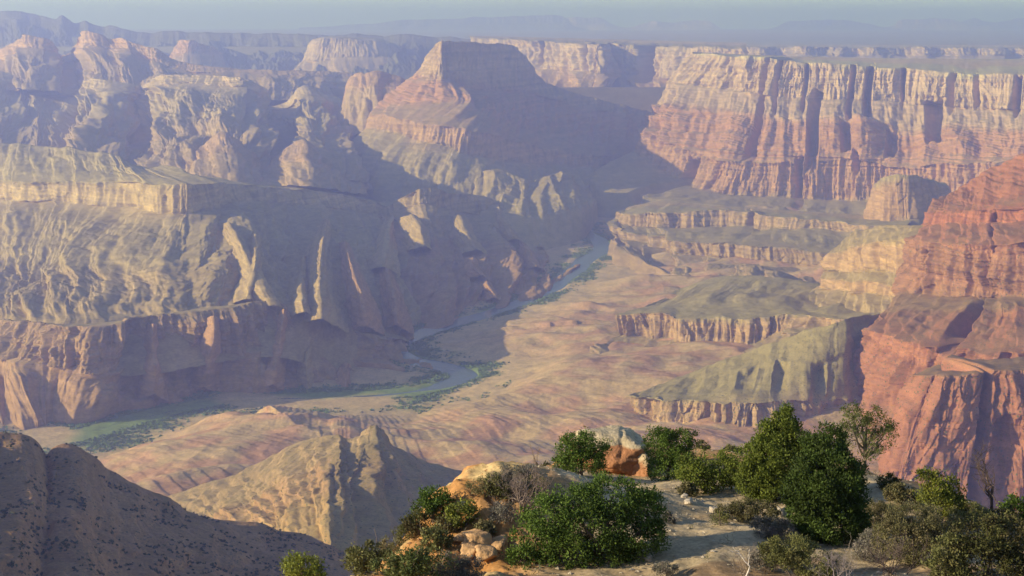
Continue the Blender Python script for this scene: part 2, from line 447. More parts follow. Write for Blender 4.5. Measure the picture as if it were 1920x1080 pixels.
def tps_fit(X, z, lamb=1e-3):
    s = 1000.0; Q = X / s
    r = np.linalg.norm(Q[:, None] - Q[None], axis=2)
    Kk = np.where(r > 0, r * r * np.log(r + 1e-12), 0) + lamb * np.eye(len(Q))
    Pm = np.concatenate([np.ones((len(Q), 1)), Q], 1)
    A = np.block([[Kk, Pm], [Pm.T, np.zeros((3, 3))]])
    w_ = np.linalg.solve(A, np.concatenate([z, np.zeros(3)]))
    def ev(x, y):
        sh = x.shape; x = x.ravel() / s; y = y.ravel() / s
        res = w_[-3] + w_[-2] * x + w_[-1] * y
        for i in range(len(Q)):
            d2 = (x - Q[i, 0]) ** 2 + (y - Q[i, 1]) ** 2
            res = res + w_[i] * 0.5 * d2 * np.log(d2 + 1e-12)
        return res.reshape(sh)
    return ev
floor_z = tps_fit(FP[:, :2], FP[:, 2], 0.004)
FG = []
for lam_, gm_ in ((110, 0.38),):                # gullies that drain to the river
    h_, ds_ = vgully(np.linspace(0, 4200, 5), np.array((0.0, _t[-1])), lam_, 370 + int(lam_))
    FG.append((h_[::-1] * 0 + h_[::-1], ds_, gm_))
def floor_full(X, Y):
    z = floor_z(X, Y)
    cap = np.interp(Y, [2500, 4000, 5000, 6500, 8000, 10000], [-1250, -1310, -1368, -1400, -1428, -1425])
    z = cap - 12 * np.log1p(np.exp(np.clip((cap - z) / 12, -30, 30)))
    rd, rs_ = river_dist(X, Y)
    k = smooth(110, 520, rd)
    wx = 90 * n2(X / 600, Y / 600, 301); wy = 90 * n2(X / 600, Y / 600, 302)
    hill = 44 * smooth(150, 900, rd) + 46 * rid2((X + wx) / 950, (Y + wy) / 950, 310, 3, 0.42) + 22 * fbm2(X / 420, Y / 420, 320, 3)
    gul = 0
    for h, ds, gm in FG:
        gul = gul + gm * sample(h, rd / ds, (rs_ + wx * 0.12) / ds + 3)
    z = z + k * (hill + gul) + smooth(60, 160, rd) * 2.0 * n2(X / 40, Y / 40, 333)
    z = np.maximum(z, ZR + 1.5 + 6 * smooth(70, 400, rd))
    hw = -9 + 58 * smooth(5350, 5620, Y) + 14 * n2(X / 260, Y / 260, 335)
    z = np.where(rd < hw + 30, ZR - 7 + (z - ZR + 7) * smooth(hw - 12, hw + 30, rd), z)
    return z, rd
ang = np.linspace(-1, 1, 1150); ang = np.sign(ang) * (0.46 * np.abs(ang) + 0.0)
# radial rows: dense where the floor is seen
yy = np.concatenate([np.linspace(150, 3600, 50, endpoint=False), np.linspace(3600, 10500, 760, endpoint=False), np.linspace(10500, 19000, 90)])[::-1]
A_, Y_ = np.meshgrid(ang, yy); X_ = A_ * (Y_ + 900)
Zf, RD = floor_full(X_, Y_)
n_ = fbm2(X_ / 500, Y_ / 500, 340, 4); n__ = fbm2(X_ / 160, Y_ / 160, 350, 3)
c_ = DOX * (1 + 0.0 * n_[..., None])
purp = np.array((0.29, 0.165, 0.125)); sand = np.array((0.40, 0.30, 0.18)); pink = np.array((0.37, 0.22, 0.15))
c_ = c_ + (pink - c_) * smooth(0.0, 0.5, n_)[..., None] + (purp - c_) * smooth(0.0, 0.5, -n_)[..., None] * 0.7
c_ = c_ + (TAN - c_) * (smooth(-0.45, 0.3, n__ + 0.25 * n2(X_ / 1500, Y_ / 1500, 351)) * 0.75)[..., None]
c_ = c_ + (sand - c_) * (0.85 * (1 - smooth(120, 620, RD + 160 * n__)))[..., None]
rip = (1 - smooth(60, 190 + 130 * (1 - smooth(5300, 5600, Y_)), RD + 90 * fbm2(X_ / 140, Y_ / 140, 360, 3))) * smooth(-0.5, 0.05, n2(X_ / 300, Y_ / 300, 361))
c_ = c_ + (np.array((0.10, 0.175, 0.055)) - c_) * (0.9 * rip)[..., None]
o = np_mesh("canyon_floor", np.stack([X_, Y_, Zf], -1).reshape(-1, 3), grid_faces(*Zf.shape), M_FLOOR, np.clip(c_ * np.array((1.30, 1.20, 0.96)), .01, .9).reshape(-1, 3))
tag(o, "reddish rolling canyon floor sloping down to the river", kind='structure')

# the river
tn = np.gradient(RIVS, axis=0)[:, :2]; tn /= np.linalg.norm(tn, axis=1)[:, None]
sd = np.stack([tn[:, 1], -tn[:, 0]], 1)
us = np.linspace(-95, 95, 5)
rv = np.stack([np.concatenate([RIVS[:, :2] + sd * u, np.full((len(RIVS), 1), ZR - 2.0)], 1) for u in us])
mw = bpy.data.materials.new("river_water"); t, N, L = nodes_of(mw)
b = N["Principled BSDF"]; b.inputs["Base Color"].default_value = (0.075, 0.10, 0.105, 1); b.inputs["Roughness"].default_value = 0.22
b.inputs["IOR"].default_value = 1.33
nz = N.new("ShaderNodeTexNoise"); nz.inputs["Scale"].default_value = 0.06; g = N.new("ShaderNodeNewGeometry"); L.new(g.outputs["Position"], nz.inputs["Vector"])
bm = N.new("ShaderNodeBump"); bm.inputs["Distance"].default_value = 1.2; bm.inputs["Strength"].default_value = 0.6; L.new(nz.outputs[0], bm.inputs["Height"]); L.new(bm.outputs[0], b.inputs["Normal"])
o = np_mesh("river", rv.reshape(-1, 3), grid_faces(*rv.shape[:2]), mw)
tag(o, "blue grey river winding along the canyon bottom", kind='structure')

# bushes along the banks
rs = np.random.RandomState(12); fz = np.stack([X_, Y_, Zf], -1).reshape(-1, 3); pr = (rip * smooth(60, 75, RD)).ravel(); pr = np.where((np.abs(px_of(fz) - 700) < 800) & (fz[:, 1] < 10500) & (fz[:, 1] > 4300), pr, 0)
ix = rs.choice(len(fz), 7000, p=pr / pr.sum()); q = fz[ix][:, None] + rs.normal(size=(7000, 9, 3)) * np.array((4.5, 4.5, 1.3)) * (0.5 + 1.1 * rs.rand(7000, 1, 1) ** 2) + np.array((0, 0, 1.5))
e1 = rs.normal(size=q.shape) * 2.2; e2 = rs.normal(size=q.shape) * 2.2
v = np.stack([q - e1, q + e2, q + e1, q - e2], 2).reshape(-1, 3)
mb_ = bpy.data.materials.new("riverside_green"); t_, N, L = nodes_of(mb_); N["Principled BSDF"].inputs["Base Color"].default_value = (0.105, 0.165, 0.05, 1); N["Principled BSDF"].inputs["Roughness"].default_value = 0.9
o = np_mesh("riverside_bushes", v, np.arange(len(v)).reshape(-1, 4), mb_, None, False); tag(o, "green thickets lining the river banks", kind='stuff')

# ---- far plain and what stands on it
ZP = -335.0
yy = np.geomspace(14500, 98000, 150)[::-1]; ang = np.linspace(-0.55, 0.62, 420)
A_, Y_ = np.meshgrid(ang, yy); X_ = A_ * Y_
Zp = np.interp(Y_, [14500, 22000, 50000, 98000], [-335, -335, -225, -290]) + 10 * fbm2(X_ / 3000, Y_ / 6000, 400, 3) * smooth(15000, 30000, Y_)
gap = smooth(14300, 14900, Y_) * (1 - smooth(20600, 20900, Y_))
Zp = Zp - 1150 * gap
c_ = np.array((0.30, 0.265, 0.17)) * (1 + 0.30 * fbm2(X_ / 4000, Y_ / 9000, 410, 4))[..., None]
c_ = c_ + (np.array((0.37, 0.26, 0.19)) - c_) * smooth(30000, 45000, Y_ + 9000 * n2(X_ / 9000, Y_ / 20000, 411))[..., None]
o = np_mesh("desert_plain", np.stack([X_, Y_, Zp], -1).reshape(-1, 3), grid_faces(*Zp.shape), M_FAR, np.clip(c_ * TINT, .01, .9).reshape(-1, 3))
tag(o, "pale flat desert plain reaching the horizon", kind='structure')

def far_mesa(name, top, d, foot, label, col, depth=2500, seed=3):
    tp = [(x, y, d) for x, y in top]
    r1 = [(x, y + 0.55 * (foot - y), d - 0.15) for x, y in top]; r2 = [(x, foot + 1.5, d - 0.6) for x, y in top]
    bk = [(x, y, d + depth / 1000.0) for x, y in top]
    sheet(name, [bk, tp, r1, r2], [band(4, 0, 400, col), band(10, 120, 500, col, 'cliff'), band(12, 120, 600, col)], M_FAR, label, seed, step=1.6, scrub=0, back=(1500, 300))
BLUEROCK = np.array((0.24, 0.20, 0.16))
far_mesa("mesa", [(1440, 55), (1456, 50), (1474, 40), (1500, 39), (1560, 39), (1610, 40), (1625, 44), (1650, 50), (1690, 55)], 52, 56.5, "low dark flat topped mesa alone on the far right horizon", BLUEROCK, seed=11)
far_mesa("cliff_line", [(1640, 50), (1678, 46), (1684, 38), (1720, 37), (1790, 37), (1802, 42), (1815, 47), (1860, 50)], 55, 55, "thin pinkish cliff line on the horizon right of the dark mesa", np.array((0.55, 0.36, 0.26)), seed=12)
far_mesa("distant_ridge", [(1780, 50), (1815, 38), (1830, 34), (1845, 40), (1880, 41), (1905, 35), (1940, 33), (2040, 32)], 56, 55, "faint blue ridge at the right end of the horizon", BLUEROCK, seed=13)
far_mesa("pink_cliffs", [(1030, 52), (1052, 40), (1064, 34), (1100, 33), (1130, 36), (1150, 48), (1180, 52), (1210, 44), (1225, 40), (1260, 43), (1300, 39), (1335, 42), (1350, 52)], 56, 55.5, "faint pink cliffs on the horizon above the far canyon rim", np.array((0.60, 0.38, 0.30)), seed=14)
far_mesa("plateau", [(560, 52), (700, 44), (760, 38), (830, 36), (900, 33), (980, 31), (1040, 30), (1062, 36), (1075, 48), (1100, 54)], 50, 57.5, "faint blue plateau on the horizon behind the central butte", BLUEROCK, seed=15)

# ---- far ridge on the left skyline
tp = [(-200, 8), (-60, 16), (0, 22), (60, 25), (98, 36), (108, 35), (114, 29), (121, 28), (128, 33), (136, 40), (160, 41), (185, 49), (205, 47), (216, 48), (232, 55), (330, 60), (450, 62), (560, 63), (660, 65), (780, 67), (880, 70), (960, 75)]
r0 = [(x, y, 24 - 0.004 * x) for x, y in tp]
r1 = [(x, y + 22, 23.6 - 0.004 * x) for x, y in tp]
r2 = [(x, 150, 19.5 - 0.003 * x) for x, y in tp]
DARKG = np.array((0.13, 0.125, 0.085))
sheet("distant_ridge", [r0, r1, r2], [band(14, 60, 400, DARKG), band(50, 260, 900, DARKG)], M_FAR, "long blue wooded ridge with a knob on the left skyline", 21, back=(3000, 900), scrub=0.2)

# ---- far mesa left of the butte
rows = [[(700, 69, 21.5), (610, 69, 21.2), (640, 68.5, 20.6), (690, 70, 20.4), (722, 75, 20.4), (750, 90, 20.6), (785, 118, 21.2)],
        [(640, 70, 20.4), (585, 76, 19.6), (606, 71, 19.1), (660, 73, 19.0), (722, 79, 19.2), (750, 95, 19.6), (790, 122, 20.2)],
        [(600, 112, 20.2), (570, 112, 19.4), (592, 116, 18.8), (660, 108, 18.6), (725, 108, 18.8), (755, 118, 19.2), (795, 138, 19.8)],
        [(540, 150, 19.6), (530, 150, 18.6), (590, 160, 17.6), (680, 160, 17.4), (740, 160, 17.6), (775, 160, 18.2), (820, 165, 19)]]
sheet("mesa", rows, [band(6, 0, 300, GREEN), band(26, 60, 350, CREAM, 'cliff'), band(26, 120, 600, PALE)], M_FAR, "hazy dark mesa with a bright cream left end, left of the central butte", 31, back=(1500, 700), scrub=0.3)
rows = [[(742, 69, 22), (752, 70, 21.5), (764, 70, 21.5), (772, 74, 22)], [(728, 76, 21.4), (738, 73, 21.0), (760, 74, 20.9), (770, 82, 21.4)], [(722, 100, 21.0), (736, 108, 20.6), (758, 108, 20.5), (768, 106, 21.0)], [(700, 140, 20), (736, 145, 19.6), (770, 145, 19.6), (800, 140, 20)]]
sheet("rock_buttress", rows, [band(5, 0, 300, PALE), band(18, 40, 250, CREAM, 'cliff'), band(18, 60, 400, PALE)], M_FAR, "small cream cliff catching sun between far mesa and central butte", 32, back=(1200, 600), scrub=0)
rows = [[(325, 96, 20), (336, 76, 19.5), (352, 73, 19.3), (372, 78, 19.5), (395, 86, 19.8), (415, 98, 20.2)], [(322, 112, 19.6), (334, 100, 19.0), (352, 101, 18.8), (372, 100, 19.0), (395, 100, 19.3), (418, 110, 19.8)], [(290, 150, 18.5), (330, 150, 17.8), (360, 150, 17.6), (380, 150, 17.8), (400, 150, 18), (440, 150, 18.5)]]
sheet("butte", rows, [band(20, 60, 250, np.array((0.5, 0.3, 0.2)), 'cliff'), band(25, 80, 400, PALE)], M_FAR, "small far pinkish butte standing before the blue left ridge", 33, back=(1000, 500), scrub=0)

# ---- far left hills
rows = [[(-140, 92, 16.6), (-20, 98, 16.2), (30, 70, 15.8), (52, 65, 15.6), (82, 73, 15.6), (104, 104, 16.2), (140, 98, 16.0), (160, 59, 15.4), (186, 62, 15.2), (213, 72, 15.2), (236, 72, 15.0), (262, 84, 14.9), (298, 90, 14.8), (330, 112, 14.7), (440, 128, 14.7), (560, 131, 15.0), (700, 140, 15.4)],
        [(-140, 105, 16.3), (-20, 112, 15.9), (30, 92, 15.5), (52, 90, 15.3), (80, 92, 15.3), (106, 116, 15.9), (136, 112, 15.7), (158, 84, 15.1), (186, 88, 14.9), (213, 92, 14.9), (236, 92, 14.7), (262, 108, 14.6), (298, 115, 14.5), (330, 128, 14.4), (440, 138, 14.4), (560, 141, 14.7), (700, 152, 15.1)],
        [(-140, 165, 13.9), (-20, 170, 13.6), (20, 165, 13.4), (50, 168, 13.2), (90, 170, 13.4), (120, 175, 13.6), (140, 172, 13.4), (160, 170, 13.1), (186, 172, 12.9), (213, 175, 12.9), (236, 176, 12.8), (262, 178, 12.8), (298, 180, 12.8), (340, 180, 12.9), (450, 185, 13.2), (570, 190, 13.5), (720, 210, 14)]]
sheet("cliff_ridge", rows, [band(22, 50, 240, np.array((0.52, 0.34, 0.21)), 'cliff', led=10), band(70, 130, 500, np.array((0.34, 0.25, 0.17)), led=8)], M_FAR,
      "hazy ridge of orange cliff caps on far left below the blue skyline", 41, back=(1500, 900), scrub=0.3, big=150)
rows = [[(-140, 138, 14.6), (-20, 128, 14.2), (60, 152, 14.2), (112, 168, 14.0), (165, 148, 13.4), (215, 150, 13.1), (262, 168, 13.3), (316, 140, 12.7), (395, 142, 12.45), (458, 147, 12.25), (486, 184, 12.9), (524, 198, 13.2), (568, 160, 13.2), (622, 178, 13.4), (680, 196, 13.6), (740, 218, 13.9)],
        [(-140, 154, 14.3), (-20, 146, 13.9), (60, 168, 13.9), (112, 182, 13.7), (165, 166, 13.1), (215, 168, 12.8), (262, 184, 13.0), (316, 158, 12.5), (395, 160, 12.25), (462, 166, 12.05), (492, 196, 12.6), (528, 208, 12.9), (572, 176, 12.9), (626, 190, 13.1), (685, 206, 13.3), (745, 226, 13.6)],
        [(-140, 222, 12.4), (-20, 226, 11.6), (60, 232, 12.3), (112, 240, 12.2), (165, 232, 11.1), (215, 238, 11.3), (262, 240, 11.9), (306, 228, 10.9), (390, 224, 10.6), (470, 222, 10.6), (500, 240, 11.7), (536, 248, 12.0), (580, 236, 11.2), (634, 246, 11.6), (690, 264, 12.0), (750, 278, 12.2)],
        [(-140, 300, 9.9), (-20, 302, 9.3), (60, 305, 9.8), (112, 308, 9.7), (165, 310, 9.2), (215, 316, 9.4), (262, 322, 9.7), (300, 324, 9.2), (390, 334, 9.0), (470, 338, 9.0), (510, 338, 9.5), (545, 338, 9.6), (590, 335, 9.3), (640, 345, 9.7), (690, 355, 10.1), (750, 365, 10.2)]]
sheet("hill", rows, [band(18, 40, 200, np.array((0.48, 0.37, 0.26)), 'cliff', led=8), band(75, 150, 480, np.array((0.35, 0.28, 0.19)), led=6), band(90, 160, 520, np.array((0.33, 0.245, 0.17)))], M_FAR,
      "hazy badland hills with spurs and a pale cliff band, far left", 44, back=(1500, 900), scrub=0.3, big=200, biglam=900)
rows = [[(300, 322, 9.9), (335, 300, 9.9), (385, 268, 9.8), (418, 246, 9.75), (455, 268, 9.8), (488, 296, 9.9), (520, 290, 9.9), (548, 266, 9.85), (572, 262, 9.85), (604, 292, 9.9), (640, 318, 10.0), (690, 345, 10.1)],
        [(295, 332, 9.5), (330, 318, 9.4), (380, 300, 9.2), (425, 290, 9.05), (462, 300, 9.2), (490, 316, 9.4), (516, 312, 9.4), (548, 300, 9.2), (578, 298, 9.15), (608, 312, 9.4), (645, 332, 9.6), (690, 352, 9.8)],
        [(280, 346, 8.9), (325, 344, 8.7), (380, 342, 8.5), (430, 340, 8.4), (470, 344, 8.5), (494, 348, 8.7), (514, 348, 8.7), (550, 348, 8.55), (584, 350, 8.5), (612, 354, 8.7), (650, 360, 8.9), (690, 366, 9.2)]]
sheet("hill", rows, [band(44, 50, 220, np.array((0.37, 0.25, 0.18)), led=4), band(44, 50, 220, np.array((0.36, 0.26, 0.18)))], M_FAR,
      "two pinkish domed hills with dark right sides, behind the left mesa", 47, back=(600, 260), scrub=0.2)

# ---- far wall beyond the butte
rows = [[(880, 67, 21), (960, 69, 20.5), (1040, 71, 20.2), (1120, 73, 20), (1180, 74, 20), (1240, 76, 19.8), (1310, 78, 19.4), (1400, 80, 19)],
        [(880, 71, 18.2), (960, 75, 17.4), (1040, 79, 16.8), (1124, 83, 16.2), (1160, 84, 16.9), (1240, 87, 16.4), (1310, 89, 15.9), (1400, 92, 15.5)],
        [(880, 122, 17.8), (960, 126, 17.0), (1040, 132, 16.4), (1124, 138, 15.8), (1160, 140, 16.5), (1240, 145, 16.0), (1310, 150, 15.5), (1400, 150, 15.1)],
        [(880, 160, 17.2), (960, 162, 16.4), (1040, 166, 15.8), (1110, 172, 15.2), (1165, 172, 15.8), (1240, 178, 15.4), (1310, 180, 15.0), (1400, 180, 14.6)],
        [(880, 235, 16), (960, 230, 15.2), (1040, 225, 14.6), (1110, 225, 14.1), (1170, 230, 14.6), (1240, 240, 14.4), (1310, 245, 14.0), (1400, 250, 13.6)]]
sheet("cliff_wall", rows, [band(8, 0, 300, GREEN), band(55, 120, 340, CREAM, 'cliff', led=8), band(34, 130, 420, np.array((0.42, 0.27, 0.17)), led=8), band(45, 150, 500, RED, led=10)], M_FAR,
      "far cream and pink canyon wall right of the dark central butte", 51, scrub=0.3, notches=[(1090, 80, 135, 9, 260), (1150, 84, 200, 16, 420), (1212, 86, 150, 17, 450), (1010, 76, 120, 7, 200)])

# ---- side canyon rim above the plateau
xs = np.linspace(1270, 2100, 26)
rs = np.random.RandomState(4)
dj = 20.2 + 0.45 * rs.rand(26)
rows = [[(x, 84.5, 22.5) for x in xs], [(x, 87.5 + 0.004 * (x - 1270), d) for x, d in zip(xs, dj)], [(x, 104, d - 0.25) for x, d in zip(xs, dj)], [(x, 121, d - 1.0) for x, d in zip(xs, dj)]]
sheet("cliff_band", rows, [band(4, 0, 300, GREEN), band(26, 130, 420, CREAM, 'cliff'), band(16, 90, 400, PALE)], M_FAR, "thin pale cliff band of a side canyon beyond the green plateau top", 55, scrub=0.3)

# ---- the big right wall
rows = [[(1345, 99, 15), (1350, 100, 14.6), (1420, 103, 14.2), (1500, 106, 14.0), (1600, 108, 13.8), (1700, 109.5, 13.6), (1810, 110.5, 13.5), (1920, 111, 13.5), (2250, 112, 13.5)],
        [(1345, 99, 13.6), (1296, 99, 12.9), (1400, 106, 12.25), (1500, 115, 11.7), (1600, 122, 11.3), (1700, 129, 10.8), (1810, 138, 10.2), (1920, 142, 9.6), (2250, 155, 8.6)],
        [(1310, 168, 13.4), (1244, 156, 12.75), (1388, 172, 12.08), (1492, 185, 11.53), (1598, 186, 11.13), (1698, 192, 10.63), (1808, 202, 10.03), (1918, 206, 9.43), (2250, 222, 8.4)],
        [(1290, 192, 13.1), (1224, 196, 12.5), (1378, 216, 11.78), (1488, 223, 11.24), (1596, 224, 10.84), (1696, 240, 10.34), (1806, 240, 9.74), (1916, 240, 9.14), (2250, 255, 8.1)],
        [(1280, 262, 12.7), (1203, 248, 12.1), (1345, 297, 11.35), (1484, 303, 10.85), (1594, 303, 10.45), (1694, 310, 9.95), (1804, 305, 9.35), (1914, 305, 8.75), (2250, 320, 7.7)],
        [(1270, 292, 12.6), (1188, 286, 12.0), (1325, 358, 11.22), (1480, 372, 10.72), (1592, 378, 10.32), (1692, 383, 9.82), (1802, 380, 9.22), (1912, 385, 8.62), (2250, 400, 7.55)],
        [(1240, 335, 11.9), (1098, 333, 11.2), (1255, 375, 10.6), (1470, 400, 10.0), (1590, 408, 9.6), (1690, 412, 9.1), (1800, 420, 8.6), (1910, 425, 8.0), (2250, 440, 7.0)]]
_f = (1.0, 1.0, 1.0, 1.02, 1.045, 1.08, 1.12, 1.16, 1.22)
rows = [rows[0]] + [[(x, y, d * f) for (x, y, d), f in zip(r, _f)] for r in rows[1:]]
sheet("cliff_wall", rows, [band(16, 0, 300, np.array((0.47, 0.44, 0.26))), band(75, 70, 230, CREAM, 'cliff', led=8), band(45, 85, 300, PALE, led=5), band(85, 100, 330, np.array((0.40, 0.225, 0.14)), led=26), band(75, 75, 260, np.array((0.45, 0.27, 0.17)), 'cliff', led=8), band(40, 50, 300, TAN)],
      M_ROCK, "long banded canyon wall, cream cliffs over red slopes, on right below the plateau", 61, jit=19, scrub=0.55, lower=300,
      notches=[(1412, 108, 300, 11, 330), (1443, 112, 205, 7, 220), (1418, 225, 300, 8, 180), (1500, 120, 200, 5, 120), (1522, 175, 320, 12, 260), (1592, 122, 215, 7, 230), (1626, 124, 215, 9, 260),
               (1500, 300, 385, 9, 200), (1692, 130, 190, 5, 150), (1782, 138, 205, 8, 200), (1832, 140, 200, 6, 170), (1318, 296, 370, 12, 260), (1750, 195, 262, 16, 230), (1668, 240, 290, 11, 160), (1585, 225, 275, 10, 140), (1605, 285, 320, 9, 140), (1905, 142, 210, 8, 200)])

# red wall tower standing before the wall
rows = [[(1720, 335, 9.5), (1655, 340, 9.2), (1672, 331, 9.1), (1702, 329, 9.0), (1735, 335, 9.15), (1775, 345, 9.6)],
        [(1690, 338, 9.4), (1636, 348, 9.0), (1658, 331, 8.75), (1700, 328, 8.65), (1740, 336, 8.95), (1780, 350, 9.5)],
        [(1680, 410, 9.3), (1632, 415, 8.95), (1655, 420, 8.67), (1706, 414, 8.57), (1748, 404, 8.9), (1790, 400, 9.45)],
        [(1660, 450, 9.0), (1600, 452, 8.6), (1640, 460, 8.3), (1712, 455, 8.2), (1770, 445, 8.6), (1820, 440, 9.2)]]
sheet("rock_tower", rows, [band(6, 0, 300, GREEN), band(80, 42, 130, np.array((0.42, 0.27, 0.17)), 'cliff', led=4), band(30, 40, 200, TAN)], M_ROCK, "square red rock tower with a dark right side, before the right canyon wall", 65, back=(500, 300), scrub=0.4)

# ---- the central butte
rows = [[(800, 103, 12.7), (824, 79, 12.1), (838, 77, 11.8), (900, 81, 12.3), (968, 90, 12.9), (1026, 154, 13.3), (1120, 185, 13.7), (1213, 207, 14.1), (1240, 215, 15)],
        [(782, 142, 12.4), (788, 146, 11.8), (841, 152, 11.5), (900, 172, 11.9), (968, 172, 12.5), (1032, 186, 13.0), (1120, 207, 13.4), (1212, 218, 13.9), (1240, 225, 14.8)],
        [(700, 200, 12.4), (716, 202, 11.7), (862, 188, 11.1), (915, 206, 11.2), (965, 235, 11.7), (1040, 250, 12.3), (1120, 260, 12.7), (1206, 250, 13.4), (1230, 245, 14.4)],
        [(686, 230, 12.2), (703, 216, 11.4), (800, 233, 10.8), (888, 247, 10.65), (958, 262, 11.2), (1040, 282, 11.8), (1120, 292, 12.2), (1198, 292, 12.9), (1220, 280, 14)],
        [(676, 250, 12.1), (700, 243, 11.33), (800, 266, 10.74), (880, 292, 10.58), (958, 302, 11.1), (1040, 308, 11.7), (1120, 312, 12.1), (1192, 312, 12.8), (1210, 300, 13.9)],
        [(600, 325, 11.4), (622, 335, 10.8), (740, 372, 10.0), (862, 384, 9.8), (980, 372, 10.2), (1070, 360, 10.7), (1110, 345, 11.2), (1150, 345, 12.0), (1180, 340, 13.4)]]
sheet("butte", rows, [band(60, 45, 170, np.array((0.44, 0.31, 0.19)), 'cliff', led=6), band(50, 80, 280, np.array((0.40, 0.225, 0.14)), led=12), band(36, 30, 260, np.array((0.36, 0.23, 0.15))), band(36, 42, 150, np.array((0.45, 0.29, 0.175)), 'cliff', led=5), band(80, 80, 330, np.array((0.34, 0.27, 0.16)))],
      M_ROCK, "large flat topped butte at centre, lit on its left, blue shadow on its right", 71, back=(1600, 900), scrub=0.5, lower=250)
rows = [[(640, 200, 13.2), (662, 142, 12.9), (690, 136, 12.6), (710, 132, 12.6), (742, 142, 12.7), (790, 160, 12.9)],
        [(635, 240, 12.6), (655, 165, 12.4), (690, 165, 12.1), (712, 165, 12.1), (745, 170, 12.2), (790, 185, 12.4)],
        [(620, 300, 11.8), (640, 260, 11.7), (690, 250, 11.6), (720, 250, 11.6), (750, 250, 11.6), (790, 260, 11.8)]]
sheet("hill", rows, [band(25, 30, 200, np.array((0.42, 0.27, 0.18))), band(70, 80, 260, np.array((0.40, 0.29, 0.18)))], M_ROCK, "pinkish domed hill on the left shoulder of the central butte", 74, back=(700, 500), scrub=0.2)

# low lit ridges at the foot of the butte
rows = [[(850, 345, 10.4), (930, 318, 10.3), (985, 335, 10.2), (1025, 330, 10.4), (1056, 322, 10.6), (1080, 345, 10.8), (1115, 368, 11.0)],
        [(830, 385, 9.9), (930, 360, 9.8), (985, 372, 9.7), (1025, 365, 9.9), (1060, 355, 10.1), (1090, 368, 10.4), (1118, 375, 10.7)],
        [(800, 400, 9.4), (930, 398, 9.3), (985, 408, 9.2), (1040, 405, 9.4), (1080, 392, 9.7), (1100, 385, 10.1), (1118, 382, 10.6)]]
sheet("ridge", rows, [band(40, 60, 220, TAN), band(36, 60, 220, np.array((0.38, 0.30, 0.18)))], M_ROCK, "low sunlit broken ridge at the foot of the central butte", 76, back=(500, 250), scrub=0.4, lower=250)

# ---- left mesa and the dark flanks towards the river
rows = [[(-320, 260, 10.2), (-60, 268, 9.5), (60, 273, 9.0), (182, 279, 8.4), (262, 306, 8.3), (330, 318, 8.4), (450, 333, 8.7), (560, 345, 9.0), (660, 362, 9.3), (760, 378, 9.6)],
        [(-320, 328, 9.3), (-60, 334, 8.55), (60, 341, 8.05), (200, 343, 7.55), (346, 347, 7.05), (430, 344, 7.75), (530, 353, 8.25), (620, 361, 8.65), (700, 378, 8.95), (772, 395, 9.25)],
        [(-320, 368, 9.25), (-60, 370, 8.5), (60, 376, 8.0), (200, 389, 7.5), (350, 402, 7.0), (440, 378, 7.68), (540, 383, 8.18), (630, 391, 8.58), (706, 402, 8.88), (778, 412, 9.18)],
        [(-320, 480, 8.1), (-60, 490, 7.4), (20, 502, 6.95), (140, 510, 6.5), (318, 515, 6.1), (470, 485, 6.7), (565, 475, 7.2), (645, 480, 7.5), (740, 482, 7.9), (830, 472, 8.4)],
        [(-320, 575, 6.1), (-60, 585, 5.75), (10, 592, 5.6), (140, 602, 5.45), (330, 594, 5.5), (530, 570, 5.8), (605, 600, 6.0), (690, 622, 6.2), (795, 605, 6.75), (905, 565, 7.3)]]
LM_ = sheet("mesa", rows, [band(50, 60, 350, np.array((0.34, 0.28, 0.16))), band(46, 38, 110, np.array((0.44, 0.335, 0.20)), 'cliff', led=4), band(90, 80, 260, np.array((0.33, 0.26, 0.155))), band(80, 95, 300, np.array((0.34, 0.255, 0.155)))],
      M_ROCK, "broad left mesa with a pale cliff rim and ribbed sunlit slopes, dark on its right", 81, back=(1200, 700), scrub=0.2, lower=150, big=110, gul=0.75,
      notches=[])
# lower bench above the river
rows = [[(-320, 570, 6.3), (-60, 580, 6.0), (60, 590, 5.8), (195, 598, 5.6), (300, 590, 5.7), (420, 576, 5.8), (530, 565, 6.0), (590, 590, 6.2), (690, 615, 6.35), (770, 632, 6.5)],
        [(-320, 590, 5.9), (-60, 598, 5.6), (60, 603, 5.4), (195, 608, 5.22), (300, 598, 5.36), (420, 583, 5.5), (532, 569, 5.68), (592, 600, 5.85), (690, 626, 6.05), (772, 640, 6.3)],
        [(-320, 690, 5.5), (-60, 680, 5.35), (40, 672, 5.2), (185, 690, 5.14), (300, 680, 5.30), (420, 665, 5.44), (536, 655, 5.6), (606, 665, 5.72), (700, 674, 5.9), (790, 668, 6.1)],
        [(-320, 890, 4.55), (-60, 848, 4.73), (50, 820, 4.9), (130, 803, 5.0), (300, 766, 5.22), (420, 748, 5.36), (560, 741, 5.43), (690, 735, 5.5), (790, 716, 5.65), (800, 692, 5.85)]]
LB_ = sheet("rock_bench", rows, [band(14, 0, 300, TAN), band(70, 90, 260, np.array((0.36, 0.235, 0.155)), 'cliff', led=10), band(80, 120, 330, np.array((0.34, 0.215, 0.14)))], M_ROCK,
      "lower red bench with a straight ledge and dark buttressed face above the river bend", 87, back=(400, 300), scrub=0.3, lower=60, big=110, biglam=520,
      notches=[])
